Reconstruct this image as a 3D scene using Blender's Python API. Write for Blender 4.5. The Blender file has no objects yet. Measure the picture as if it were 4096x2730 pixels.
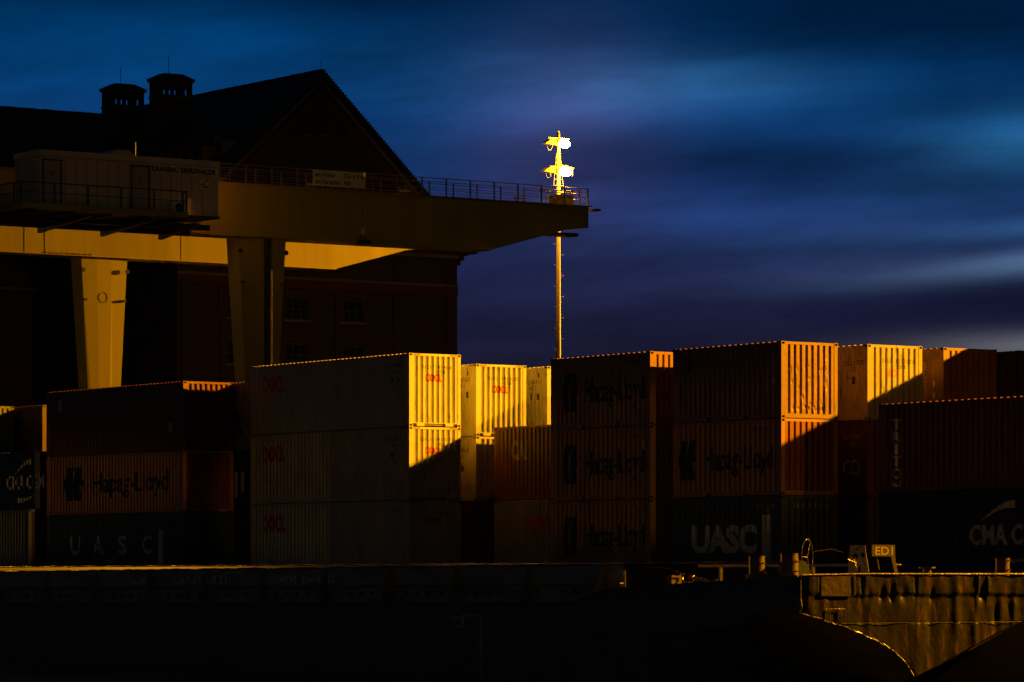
import bpy, bmesh, math, random
from mathutils import Vector
from mathutils import noise as sn
random.seed(7)
R = math.radians
sc = bpy.context.scene
col = sc.collection

# ------------------------------------------------------------------ camera
F = 15760 / 4096 * 36.0
cam_d = bpy.data.cameras.new('camera')
cam = bpy.data.objects.new('camera', cam_d)
col.objects.link(cam)
cam.location = (0, 0, 0)
cam.rotation_euler = (R(90), 0, 0)
cam_d.sensor_width = 36
cam_d.lens = F
cam_d.shift_y = 955 / 4096
cam_d.clip_start = 1
cam_d.clip_end = 6000
sc.camera = cam

# The yard has two axes: s runs along the quay (towards the camera's right), t runs away from the water.
A = R(34.6)
SA, CA = math.sin(A), math.cos(A)
ROT = math.atan2(-CA, SA)


def P(s, t, z=0.0):
    return Vector((SA * s + CA * t, -CA * s + SA * t, z))


# ------------------------------------------------------------------ sky (one direction-based world)
w = bpy.data.worlds.new('World')
sc.world = w
w.use_nodes = True
nt = w.node_tree
nt.nodes.clear()


class NB:
    def __init__(self, tree):
        self.t = tree

    def n(self, typ, **kw):
        x = self.t.nodes.new(typ)
        for k, v in kw.items():
            setattr(x, k, v)
        return x

    def link(self, a, b):
        self.t.links.new(a, b)

    def m(self, op, a, b=None, c=None, clamp=False):
        x = self.n('ShaderNodeMath', operation=op)
        x.use_clamp = clamp
        for i, v in enumerate((a, b, c)):
            if v is None:
                continue
            if hasattr(v, 'is_output'):
                self.link(v, x.inputs[i])
            else:
                x.inputs[i].default_value = v
        return x.outputs[0]

    def mix(self, fac, a, b, mode='MIX'):
        x = self.n('ShaderNodeMix', data_type='RGBA', blend_type=mode)
        x.clamp_factor = mode == 'MIX'
        for i, v in ((0, fac), (6, a), (7, b)):
            if hasattr(v, 'is_output'):
                self.link(v, x.inputs[i])
            elif i == 0:
                x.inputs[0].default_value = v
            else:
                x.inputs[i].default_value = (v[0], v[1], v[2], 1)
        return x.outputs[2]


def lin(c):
    out = []
    for v in c:
        v = v / 255
        out.append(v / 12.92 if v <= 0.04045 else ((v + .055) / 1.055) ** 2.4)
    return tuple(out)


b = NB(nt)
tc = b.n('ShaderNodeTexCoord')
sep = b.n('ShaderNodeSeparateXYZ')
b.link(tc.outputs['Generated'], sep.inputs[0])
az = b.m('MULTIPLY', b.m('ARCTAN2', sep.outputs[0], sep.outputs[1]), 57.2958)   # degrees east of the view axis
el = b.m('MULTIPLY', b.m('ARCSINE', sep.outputs[2]), 57.2958)                   # degrees above the horizon
PD = 57.2958 / 15760
comb = b.n('ShaderNodeCombineXYZ')
b.link(b.m('MULTIPLY', az, .16), comb.inputs[0])
b.link(b.m('ADD', b.m('MULTIPLY', el, 1.15), b.m('MULTIPLY', az, -.05)), comb.inputs[1])
no = b.n('ShaderNodeTexNoise')
no.inputs['Scale'].default_value = 1.0
no.inputs['Detail'].default_value = 7
no.inputs['Roughness'].default_value = .6
b.link(comb.outputs[0], no.inputs['Vector'])
ramp = b.n('ShaderNodeValToRGB')
ramp.color_ramp.interpolation = 'B_SPLINE'
stops = [(-20, (16, 13, 26)), (3.2, (24, 24, 46)), (3.9, (28, 29, 58)), (4.7, (27, 36, 74)), (5.4, (21, 42, 87)),
         (6.2, (14, 49, 98)), (6.9, (8, 56, 110)), (7.7, (0, 49, 96)), (8.4, (0, 38, 78)), (12, (0, 28, 60)),
         (30, (0, 12, 30)), (90, (2, 7, 18))]
cr = ramp.color_ramp
lo, hi = -20, 90
while len(cr.elements) < len(stops):
    cr.elements.new(.5)
for e, (p, c) in zip(cr.elements, stops):
    e.position = (p - lo) / (hi - lo)
    e.color = (*lin(c), 1)
b.link(b.m('DIVIDE', b.m('SUBTRACT', el, lo), hi - lo), ramp.inputs[0])
sky = ramp.outputs[0]
# long-exposure cloud streaks and one painted lamp glow: centre (deg az, el), widths, tilt, colour
streaks = [
    (2750, 345, 380, 80, .02, (50, 92, 122), .40), (3350, 430, 620, 110, .03, (8, 62, 104), .24),
    (1950, 320, 330, 120, 0, (26, 70, 110), .34), (500, 250, 600, 160, 0, (0, 62, 105), .30),
    (4150, 590, 330, 95, .05, (38, 98, 134), .62), (3700, 820, 400, 60, .03, (16, 60, 90), .22),
    (4200, 1060, 430, 34, .10, (82, 112, 136), .72), (3500, 1095, 520, 50, .05, (45, 60, 95), .5),
    (4200, 1395, 420, 42, .0, (92, 92, 96), .95), (2950, 880, 420, 60, .0, (30, 60, 110), .25), (2600, 760, 350, 160, 0, (30, 52, 110), .16), (3600, 960, 700, 40, .04, (30, 66, 100), .28),
    (4200, 920, 300, 30, .08, (36, 76, 110), .5), (3300, 1290, 500, 60, .0, (40, 40, 90), .10), (2250, 520, 260, 260, 0, (104, 66, 96), .22),  # last entry: round warm glow about the mast lamps, painted into the sky
]
for cx, cy, sx, sy, sl, c, k in streaks:
    a0, e0 = (cx - 2048) * PD, (2320 - cy) * PD
    da = b.m('SUBTRACT', az, a0)
    de = b.m('SUBTRACT', b.m('SUBTRACT', el, e0), b.m('MULTIPLY', da, sl))
    g = b.m('EXPONENT', b.m('MULTIPLY', b.m('ADD', b.m('POWER', b.m('ABSOLUTE', b.m('DIVIDE', da, sx * PD)), 2),
                                            b.m('POWER', b.m('ABSOLUTE', b.m('DIVIDE', de, sy * PD)), 2)), -.5))
    g = b.m('MULTIPLY', g, k)
    lc = lin(c)
    sky = b.mix(g, sky, lc, 'ADD')
darks = [(3200, 645, 560, 70, .02, .50), (3900, 120, 700, 150, .0, .60), (3900, 1215, 520, 85, .04, .50),
         (1850, 60, 500, 120, 0, .30), (3950, 440, 420, 50, .05, .35), (2700, 1330, 900, 60, .0, .15),
         (2450, 650, 300, 70, 0, .25), (1900, 620, 380, 60, 0, .10), (300, 30, 350, 60, 0, .2), (3900, 760, 350, 35, .04, .3), (3500, 1000, 500, 28, .04, .22), (2900, 80, 500, 60, .0, .12)]
for cx, cy, sx, sy, sl, k in darks:
    a0, e0 = (cx - 2048) * PD, (2320 - cy) * PD
    da = b.m('SUBTRACT', az, a0)
    de = b.m('SUBTRACT', b.m('SUBTRACT', el, e0), b.m('MULTIPLY', da, sl))
    g = b.m('EXPONENT', b.m('MULTIPLY', b.m('ADD', b.m('POWER', b.m('ABSOLUTE', b.m('DIVIDE', da, sx * PD)), 2),
                                            b.m('POWER', b.m('ABSOLUTE', b.m('DIVIDE', de, sy * PD)), 2)), -.5))
    sky = b.mix(b.m('MULTIPLY', g, k), sky, (0, 0, 0))
nz = b.m('ADD', b.m('MULTIPLY', no.outputs[0], 1.3), .35)
comb2 = b.n('ShaderNodeCombineXYZ')
b.link(b.m('MULTIPLY', az, .42), comb2.inputs[0])
b.link(b.m('ADD', b.m('MULTIPLY', el, 1.3), b.m('MULTIPLY', az, -.16)), comb2.inputs[1])
comb2.inputs[2].default_value = 4.3
no2 = b.n('ShaderNodeTexNoise')
no2.inputs['Scale'].default_value = 1.0
no2.inputs['Detail'].default_value = 8
no2.inputs['Roughness'].default_value = .62
b.link(comb2.outputs[0], no2.inputs['Vector'])
nz = b.m('MULTIPLY', nz, b.m('ADD', b.m('MULTIPLY', no2.outputs[0], .9), .55))
cn = b.n('ShaderNodeCombineColor')
for i in range(3):
    b.link(nz, cn.inputs[i])
sky = b.mix(1.0, sky, cn.outputs[0], 'MULTIPLY')
# the afterglow is on the side the camera looks to; the rest of the sky is dim city-lit cloud
front = b.m('DIVIDE', b.m('ADD', b.m('COSINE', b.m('DIVIDE', az, 57.2958)), .15), 1.0, clamp=True)
sky = b.mix(front, (.0062, .0082, .0062), sky)
bg = b.n('ShaderNodeBackground')
b.link(sky, bg.inputs[0])
bg.inputs[1].default_value = 1.0
wo = b.n('ShaderNodeOutputWorld')
b.link(bg.outputs[0], wo.inputs[0])

sc.view_settings.view_transform = 'Standard'
sc.view_settings.look = 'None'
sc.view_settings.exposure = 0
sc.view_settings.gamma = 1
sc.cycles.use_denoising = True
sc.cycles.max_bounces = 6
sc.cycles.diffuse_bounces = 3
sc.cycles.glossy_bounces = 3
sc.cycles.sample_clamp_indirect = 4

# ------------------------------------------------------------------ lamps (all stand on masts built below)
SOD = (1.0, .375, .005)


def spot(name, loc, aim, power, half, blend, size=.25, colr=SOD):
    d = bpy.data.lights.new(name, 'SPOT')
    d.energy = power
    d.color = colr
    d.spot_size = 2 * R(half)
    d.spot_blend = blend
    d.shadow_soft_size = size
    o = bpy.data.objects.new(name, d)
    o.location = loc
    o.rotation_euler = (Vector(aim) - Vector(loc)).to_track_quat('-Z', 'Y').to_euler()
    col.objects.link(o)
    return o


def point(name, loc, power, size=.3, colr=SOD):
    d = bpy.data.lights.new(name, 'POINT')
    d.energy = power
    d.color = colr
    d.shadow_soft_size = size
    o = bpy.data.objects.new(name, d)
    o.location = loc
    col.objects.link(o)
    return o


MAST_Q = (-64.0, 138.0)     # floodlights beyond the frame, each on a mast built below
MAST_Y = (-112.0, 138.0)    # mast in the middle of the yard, right of the frame
MAST_V = (-190.0, 134.4)    # the mast in the picture
MAST_F = (-186.5, 195.0)    # mast at the far rail, right of the frame
spot('quay_floodlight', P(MAST_Q[0] + .5, MAST_Q[1] - .4, 28.6), P(-97, 80, 1), 720000, 30, .7)
spot('yard_floodlight', P(MAST_Y[0] + .5, MAST_Y[1] - .4, 28.6), P(-140, 84, 15.5), 820000, 19, .5)
spot('crane_floodlight', P(MAST_F[0] + .5, MAST_F[1] - .4, 27), P(-199.4, 95, 16), 900000, 15, .6, .4)
point('visible_floodlight_glow_a', P(MAST_V[0] + 1.1, MAST_V[1] + .3, 25.6), 1500, .2)
point('visible_floodlight_glow_b', P(MAST_V[0] + 1.2, MAST_V[1] + .45, 23.8), 1700, .2)
point('bank_fill_light', P(14, 26, 8), 150, .15, (1, .60, .30))  # unseen lamp on the near bank, added as weak warm fill
MAST_R = (-215.0, 79.6)     # mast far down the quay edge, left of the frame; it skims the container sides and the barge rail
spot('far_quay_floodlight', P(MAST_R[0] + .8, MAST_R[1] - .5, 19), P(-108, 67.2, -.4), 120000, 8.2, .15)
spot('added_rib_light', P(50.4, 62, 8.2), P(50.4 - 200, 62 + 17.5, 4.2), 260000, 1.15, .6, .15, (1, .48, .07))  # added unseen source, narrow beam grazing the left stack's ribbed sides
spot('added_rib_light', P(50.4, 62, 8.2), P(50.4 - 160, 62 + 20.8, 4.2), 50000, 1.15, .6, .15, (1, .50, .09))  # second added beam, brings out the ribs of the orange stacks
# ------------------------------------------------------------------ materials
MATS = {}


def mat(name, c, rough=.6, metal=0, var=.25, vscale=1.2, bump=0, bscale=20, rust=0, spec=.5, emit=0, stretch=None, seed=0):
    if name in MATS:
        return MATS[name]
    m = bpy.data.materials.new(name)
    m.use_nodes = True
    t = m.node_tree
    n = NB(t)
    bs = t.nodes['Principled BSDF']
    bs.inputs['Roughness'].default_value = rough
    bs.inputs['Metallic'].default_value = metal
    bs.inputs['Specular IOR Level'].default_value = spec
    tcx = n.n('ShaderNodeTexCoord')
    mp = n.n('ShaderNodeMapping')
    n.link(tcx.outputs['Object'], mp.inputs[0])
    mp.inputs['Location'].default_value = (seed * 3.1, seed * 1.7, 0)
    if stretch:
        mp.inputs['Scale'].default_value = stretch
    no = n.n('ShaderNodeTexNoise')
    no.inputs['Scale'].default_value = vscale
    no.inputs['Detail'].default_value = 6
    no.inputs['Roughness'].default_value = .6
    n.link(mp.outputs[0], no.inputs['Vector'])
    c1 = tuple(max(0, v * (1 - var)) for v in c)
    c2 = tuple(min(1, v * (1 + var)) for v in c)
    cc = n.mix(n.m('MULTIPLY_ADD', no.outputs[0], 2.4, -.7, clamp=True), c1, c2)
    if rust:
        mp2 = n.n('ShaderNodeMapping')
        n.link(tcx.outputs['Object'], mp2.inputs[0])
        mp2.inputs['Scale'].default_value = (2.2, 2.2, .5)
        n2 = n.n('ShaderNodeTexNoise')
        n2.inputs['Scale'].default_value = 2.3
        n2.inputs['Detail'].default_value = 9
        n2.inputs['Roughness'].default_value = .68
        n.link(mp2.outputs[0], n2.inputs['Vector'])
        f = n.m('MULTIPLY', n.m('SUBTRACT', n2.outputs[0], .66 - rust * .12, clamp=False), 14, clamp=True)
        cc = n.mix(n.m('MULTIPLY', f, .85), cc, (.11, .045, .02))
    n.link(cc, bs.inputs['Base Color'])
    if bump:
        n3 = n.n('ShaderNodeTexNoise')
        n3.inputs['Scale'].default_value = bscale
        n3.inputs['Detail'].default_value = 5
        n.link(tcx.outputs['Object'], n3.inputs['Vector'])
        bp = n.n('ShaderNodeBump')
        bp.inputs['Strength'].default_value = 1
        bp.inputs['Distance'].default_value = bump
        n.link(n3.outputs[0], bp.inputs['Height'])
        n.link(bp.outputs[0], bs.inputs['Normal'])
    if emit:
        bs.inputs['Emission Color'].default_value = (*c, 1)
        bs.inputs['Emission Strength'].default_value = emit
    MATS[name] = m
    return m


white = mat('white_paint', (.46, .46, .44), .55, rust=.3, var=.16, stretch=(1, 1, .35))
white_old = mat('aged_white_paint', (.46, .44, .39), .6, rust=.55, var=.22)
orange = mat('orange_paint', (.43, .20, .075), .5, rust=.25, var=.2)
orange_old = mat('faded_orange_paint', (.40, .20, .085), .6, rust=.4, var=.25)
redox = mat('red_oxide_paint', (.15, .042, .03), .45, rust=.2, var=.2)
redbright = mat('red_paint', (.25, .055, .03), .45, rust=.2, var=.2)
brown = mat('brown_paint', (.28, .15, .06), .5, rust=.45, var=.25, bump=.006, bscale=7)
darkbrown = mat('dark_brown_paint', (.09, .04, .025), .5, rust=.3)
navy = mat('navy_paint', (.014, .028, .06), .45, rust=.15)
green = mat('dark_green_paint', (.045, .07, .055), .45, rust=.2)
grey = mat('grey_paint', (.22, .23, .23), .55, rust=.2)
bluep = mat('blue_paint', (.012, .045, .18), .45, rust=.15)
olive = mat('yellow_green_paint', (.20, .21, .05), .5, rust=.3)
black = mat('black_void', (.008, .008, .008), .9, var=0)
ink_dark = mat('dark_lettering', (.02, .02, .022), .6, var=.2)
ink_navy = mat('navy_lettering', (.012, .018, .04), .5, var=.2)
ink_red = mat('red_lettering', (.52, .03, .015), .5, var=.15)
ink_white = mat('white_lettering', (.55, .53, .5), .6, var=.15)
ink_dim = mat('faded_white_lettering', (.72, .68, .67), .6, var=.3)
cranepaint = mat('yellow_crane_paint', (.40, .355, .03), .55, var=.12, vscale=.35, stretch=(1, 1, .15), rust=.0)
cranestain = mat('stained_yellow_crane_paint', (.36, .31, .022), .6, var=.22, vscale=.5, stretch=(1, 1, .06))
steel = mat('dark_steel', (.07, .065, .055), .45, metal=.4)
galv = mat('galvanised_steel', (.35, .34, .32), .4, metal=.6)
cabin = mat('light_cabin_paint', (.72, .63, .62), .6, var=.08)
cabin_b = mat('cabin_trim', (.50, .44, .42), .6, var=.08)
mastpaint = mat('mast_steel', (.50, .44, .22), .6, metal=.0, var=.15, vscale=3)
tile = mat('roof_tiles', (.035, .035, .04), .7, bump=.03, bscale=3.5, var=.35, vscale=.9)
stone = mat('pale_stone', (.20, .17, .13), .85, var=.2)
plaster = mat('cream_plaster', (.30, .25, .17), .85, var=.15)
woodf = mat('window_frame_paint', (.09, .085, .07), .6)
glass = mat('dark_window_glass', (.02, .022, .025), .08, var=.1)
hullm = mat('black_hull_steel', (.15, .135, .11), .55, rust=.5, bump=.006, bscale=2.5, vscale=.5)
deckm = mat('black_deck_paint', (.025, .023, .02), .6, rust=.3)
coamm = mat('red_brown_coaming', (.42, .31, .25), .5, rust=.5, vscale=.6, bump=.004, bscale=4)
gunm = mat('worn_gunwale_steel', (.20, .16, .11), .28, metal=.8, bump=.012, bscale=14)
blueband = mat('blue_bulwark_paint', (.04, .085, .20), .5, rust=.4, vscale=1.0)
bowm = mat('dented_bow_paint', (.022, .02, .015), .26, rust=.9, bump=.010, bscale=4, vscale=1.0, spec=.8)
bollm = mat('bollard_paint', (.14, .09, .05), .45, bump=.004, bscale=30, rust=.8)
ropem = mat('rope', (.25, .19, .11), .9, bump=.01, bscale=60)
plastic = mat('blue_plastic', (.015, .045, .16), .4)
lampm = mat('lit_lamp_glass', (1.0, .78, .42), .3, var=0, emit=60)
signw = mat('white_sign_board', (.85, .80, .75), .4, var=.06)
boardm = mat('name_board', (.022, .021, .017), .5, rust=.5)
ink_yellow = mat('yellow_lettering', (.50, .38, .08), .5, var=.1)
asphalt = mat('yard_asphalt', (.022, .021, .02), .9, bump=.01, bscale=8)
concrete = mat('quay_concrete', (.05, .048, .044), .85, bump=.02, bscale=3, rust=.3)


def brick_mat():
    m = bpy.data.materials.new('dark_brick')
    m.use_nodes = True
    n = NB(m.node_tree)
    bs = m.node_tree.nodes['Principled BSDF']
    bs.inputs['Roughness'].default_value = .9
    g = n.n('ShaderNodeTexCoord')
    s = n.n('ShaderNodeSeparateXYZ')
    n.link(g.outputs['Object'], s.inputs[0])
    cb = n.n('ShaderNodeCombineXYZ')
    n.link(n.m('ADD', s.outputs[0], s.outputs[1]), cb.inputs[0])
    n.link(s.outputs[2], cb.inputs[1])
    br = n.n('ShaderNodeTexBrick')
    n.link(cb.outputs[0], br.inputs['Vector'])
    br.inputs['Scale'].default_value = 1
    br.inputs['Brick Width'].default_value = .5
    br.inputs['Row Height'].default_value = .16
    br.inputs['Mortar Size'].default_value = .02
    br.inputs['Color1'].default_value = (.095, .055, .035, 1)
    br.inputs['Color2'].default_value = (.065, .042, .03, 1)
    br.inputs['Mortar'].default_value = (.085, .07, .055, 1)
    no = n.n('ShaderNodeTexNoise')
    no.inputs['Scale'].default_value = .25
    n.link(g.outputs['Object'], no.inputs['Vector'])
    c = n.mix(n.m('MULTIPLY', no.outputs[0], .6), br.outputs[0], (.03, .025, .022))
    n.link(c, bs.inputs['Base Color'])
    return m


brick = brick_mat()
brickred = mat('red_brick_trim', (.11, .045, .03), .9, var=.3, vscale=3)


def water_mat():
    m = bpy.data.materials.new('dark_water')
    m.use_nodes = True
    n = NB(m.node_tree)
    bs = m.node_tree.nodes['Principled BSDF']
    bs.inputs['Base Color'].default_value = (.006, .007, .007, 1)
    bs.inputs['Roughness'].default_value = .09
    bs.inputs['IOR'].default_value = 1.33
    g = n.n('ShaderNodeTexCoord')
    a = n.n('ShaderNodeTexNoise')
    a.inputs['Scale'].default_value = 1.1
    a.inputs['Detail'].default_value = 5
    n.link(g.outputs['Object'], a.inputs['Vector'])
    bp = n.n('ShaderNodeBump')
    bp.inputs['Distance'].default_value = .05
    bp.inputs['Strength'].default_value = .6
    n.link(a.outputs[0], bp.inputs['Height'])
    n.link(bp.outputs[0], bs.inputs['Normal'])
    return m


water = water_mat()

# ------------------------------------------------------------------ mesh helpers


class MB:
    def __init__(self):
        self.v, self.f, self.mi, self.mats = [], [], [], []

    def _m(self, m):
        if m not in self.mats:
            self.mats.append(m)
        return self.mats.index(m)

    def add(self, vs, fs, m=None):
        o = len(self.v)
        i = self._m(m)
        self.v += [tuple(q) for q in vs]
        for f in fs:
            self.f.append(tuple(o + k for k in f))
            self.mi.append(i)

    def box(self, x0, x1, y0, y1, z0, z1, m=None):
        x0, x1 = sorted((x0, x1)); y0, y1 = sorted((y0, y1)); z0, z1 = sorted((z0, z1))
        vs = [(x, y, z) for z in (z0, z1) for y in (y0, y1) for x in (x0, x1)]
        self.add(vs, [(0, 2, 3, 1), (4, 5, 7, 6), (0, 1, 5, 4), (2, 6, 7, 3), (0, 4, 6, 2), (1, 3, 7, 5)], m)

    def tube(self, p, q, r, r2=None, n=8, m=None, cap=True):
        p, q = Vector(p), Vector(q)
        r2 = r if r2 is None else r2
        d = (q - p).normalized()
        a = d.orthogonal().normalized()
        c = d.cross(a)
        vs = []
        for k in range(n):
            an = 2 * math.pi * k / n
            vs.append(p + (a * math.cos(an) + c * math.sin(an)) * r)
        for k in range(n):
            an = 2 * math.pi * k / n
            vs.append(q + (a * math.cos(an) + c * math.sin(an)) * r2)
        fs = [(k, (k + 1) % n, n + (k + 1) % n, n + k) for k in range(n)]
        if cap:
            fs += [tuple(range(n - 1, -1, -1)), tuple(range(n, 2 * n))]
        self.add(vs, fs, m)

    def path(self, pts, r, n=8, m=None):
        for p, q in zip(pts[:-1], pts[1:]):
            self.tube(p, q, r, n=n, m=m)

    def prism_x(self, poly, x0, x1, m=None):          # poly in (y, z) extruded along x
        n = len(poly)
        vs = [(x0, y, z) for y, z in poly] + [(x1, y, z) for y, z in poly]
        fs = [(k, (k + 1) % n, n + (k + 1) % n, n + k) for k in range(n)]
        fs += [tuple(range(n - 1, -1, -1)), tuple(range(n, 2 * n))]
        self.add(vs, fs, m)

    def prism_y(self, poly, y0, y1, m=None):          # poly in (x, z) extruded along y
        n = len(poly)
        vs = [(x, y0, z) for x, z in poly] + [(x, y1, z) for x, z in poly]
        fs = [(k, (k + 1) % n, n + (k + 1) % n, n + k) for k in range(n)]
        fs += [tuple(range(n - 1, -1, -1)), tuple(range(n, 2 * n))]
        self.add(vs, fs, m)

    def mesh(self, name, smooth=False):
        me = bpy.data.meshes.new(name)
        me.from_pydata(self.v, [], self.f)
        for m in self.mats:
            me.materials.append(m)
        for p, i in zip(me.polygons, self.mi):
            p.material_index = i
            p.use_smooth = smooth
        bm = bmesh.new()
        bm.from_mesh(me)
        bmesh.ops.recalc_face_normals(bm, faces=bm.faces)
        bm.to_mesh(me)
        bm.free()
        return me

    def build(self, name, parent=None, smooth=False, mt=None):
        o = bpy.data.objects.new(name, self.mesh(name, smooth))
        col.objects.link(o)
        if parent is not None:
            o.parent = parent
        if mt is not None:
            setmat(o, mt)
        return o


def setmat(o, m, slot=0):
    if len(o.data.materials) == 0:
        o.data.materials.append(None)
    o.material_slots[slot].link = 'OBJECT'
    o.material_slots[slot].material = m


def tag(o, label=None, cat=None, group=None, kind=None):
    if label: o['label'] = label
    if cat: o['category'] = cat
    if group: o['group'] = group
    if kind: o['kind'] = kind
    return o


def thing(name, s, t, z, label, cat, group=None):
    o = bpy.data.objects.new(name, None)
    o.empty_display_size = .3
    o.location = P(s, t, z)
    o.rotation_euler = (0, 0, ROT)
    col.objects.link(o)
    return tag(o, label, cat, group)


_tc = {}


def text_shape(txt, height, width=None, bold=0.0, spacing=1.0):
    """triangles of a line of lettering: (verts [(u,v)], faces); cap height = height, optional total width"""
    key = (txt, round(bold, 4), spacing)
    if key not in _tc:
        cu = bpy.data.curves.new('t', 'FONT')
        cu.body = txt
        cu.size = 1
        cu.offset = bold
        cu.space_character = spacing
        cu.resolution_u = 3
        ob = bpy.data.objects.new('t', cu)
        col.objects.link(ob)
        dg = bpy.context.evaluated_depsgraph_get()
        me = ob.evaluated_get(dg).to_mesh()
        vs = [(v.co.x, v.co.y) for v in me.vertices]
        fs = [tuple(p.vertices) for p in me.polygons]
        ob.evaluated_get(dg).to_mesh_clear()
        bpy.data.objects.remove(ob)
        bpy.data.curves.remove(cu)
        _tc[key] = (vs, fs)
    vs, fs = _tc[key]
    x0 = min(v[0] for v in vs); x1 = max(v[0] for v in vs)
    sy = height / .73
    sx = sy if width is None else width / (x1 - x0)
    return [((x - x0) * sx, y * sy) for x, y in vs], fs


def poly_shape(polys):
    vs, fs = [], []
    for p in polys:
        o = len(vs)
        vs += p
        fs.append(tuple(range(o, o + len(p))))
    return vs, fs


def profile(u0, u1, outer, slope, inner, depth, pad):
    """break points (u, depth inwards) of a corrugated sheet"""
    pitch = outer + inner + 2 * slope
    n = int((u1 - u0 - 2 * pad + outer) // pitch)
    tot = n * pitch - outer
    a = (u0 + u1) / 2 - tot / 2
    pts = [(u0, 0.0)]
    for k in range(n):
        s = a + k * pitch - 0
        pts += [(s, 0.0), (s + slope, depth), (s + slope + inner, depth), (s + 2 * slope + inner, 0.0)]
    pts.append((u1, 0.0))
    out = []
    for p in pts:
        if not out or p[0] > out[-1][0] + 1e-5:
            out.append(p)
    return out


def prof_at(pts, u):
    for (a, da), (b_, db) in zip(pts[:-1], pts[1:]):
        if a <= u <= b_:
            return da + (db - da) * (u - a) / max(1e-9, b_ - a)
    return 0.0


def wrap(shape, u0, v0, pts, flip=False):
    """lay a flat shape at (u0, v0) over a corrugated sheet; returns verts (u, v, depth), faces"""
    vs, fs = shape
    bm = bmesh.new()
    bv = [bm.verts.new((u0 + x, v0 + y, 0)) for x, y in vs]
    for f in fs:
        try:
            bm.faces.new([bv[i] for i in f])
        except ValueError:
            pass
    lo_, hi_ = min(v.co.x for v in bm.verts), max(v.co.x for v in bm.verts)
    for (u, d) in pts:
        if lo_ < u < hi_:
            bmesh.ops.bisect_plane(bm, geom=bm.verts[:] + bm.edges[:] + bm.faces[:], plane_co=(u, 0, 0), plane_no=(1, 0, 0))
    bm.verts.index_update()
    out = [(v.co.x, v.co.y, prof_at(pts, v.co.x)) for v in bm.verts]
    ff = [tuple(v.index for v in f.verts) for f in bm.faces]
    bm.free()
    return out, ff


# ------------------------------------------------------------------ the setting
def sheet(name, pts, z, m):
    me = bpy.data.meshes.new(name)
    me.from_pydata([(*P(s, t)[:2], z) for s, t in pts], [], [tuple(range(len(pts)))])
    me.materials.append(m)
    o = bpy.data.objects.new(name, me)
    col.objects.link(o)
    return tag(o, kind='structure')


GZ = .25
WZ = -3.07
QT = 78.6
sheet('quay_ground', [(-2500, QT + .6), (900, QT + .6), (900, 2500), (-2500, 2500)], GZ, asphalt)
sheet('water', [(-2500, -900), (1500, -900), (1500, QT + .3), (-2500, QT + .3)], WZ, water)
q = MB()
q.box(-400, 200, QT, QT + .598, WZ - 2, GZ + .004, concrete)
for k in range(-60, 30):
    q.box(k * 5 - .2, k * 5 + .2, QT - .06, QT, WZ - 1, GZ - .3, concrete)
o = q.build('quay_wall')
o.rotation_euler = (0, 0, ROT)
tag(o, kind='structure')
o = MB()
o.box(-60, 120, -60, 30, WZ - 2, -1.6, concrete)
o.box(46, 160, 30, 76, WZ - 2, -1.6, concrete)  # basin head, added to carry the unseen lamp
o = o.build('near_bank')
o.rotation_euler = (0, 0, ROT)
tag(o, kind='structure')
r = MB()
for t in (84.2, 109.9):
    r.box(-300, -60, t - .04, t + .04, GZ + .004, GZ + .03, steel)
o = r.build('crane_rails')
o.rotation_euler = (0, 0, ROT)
tag(o, kind='structure')

# ------------------------------------------------------------------ shipping containers
W = 2.438
_cm = {}
SIDE_D, END_D = .036, .058


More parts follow.
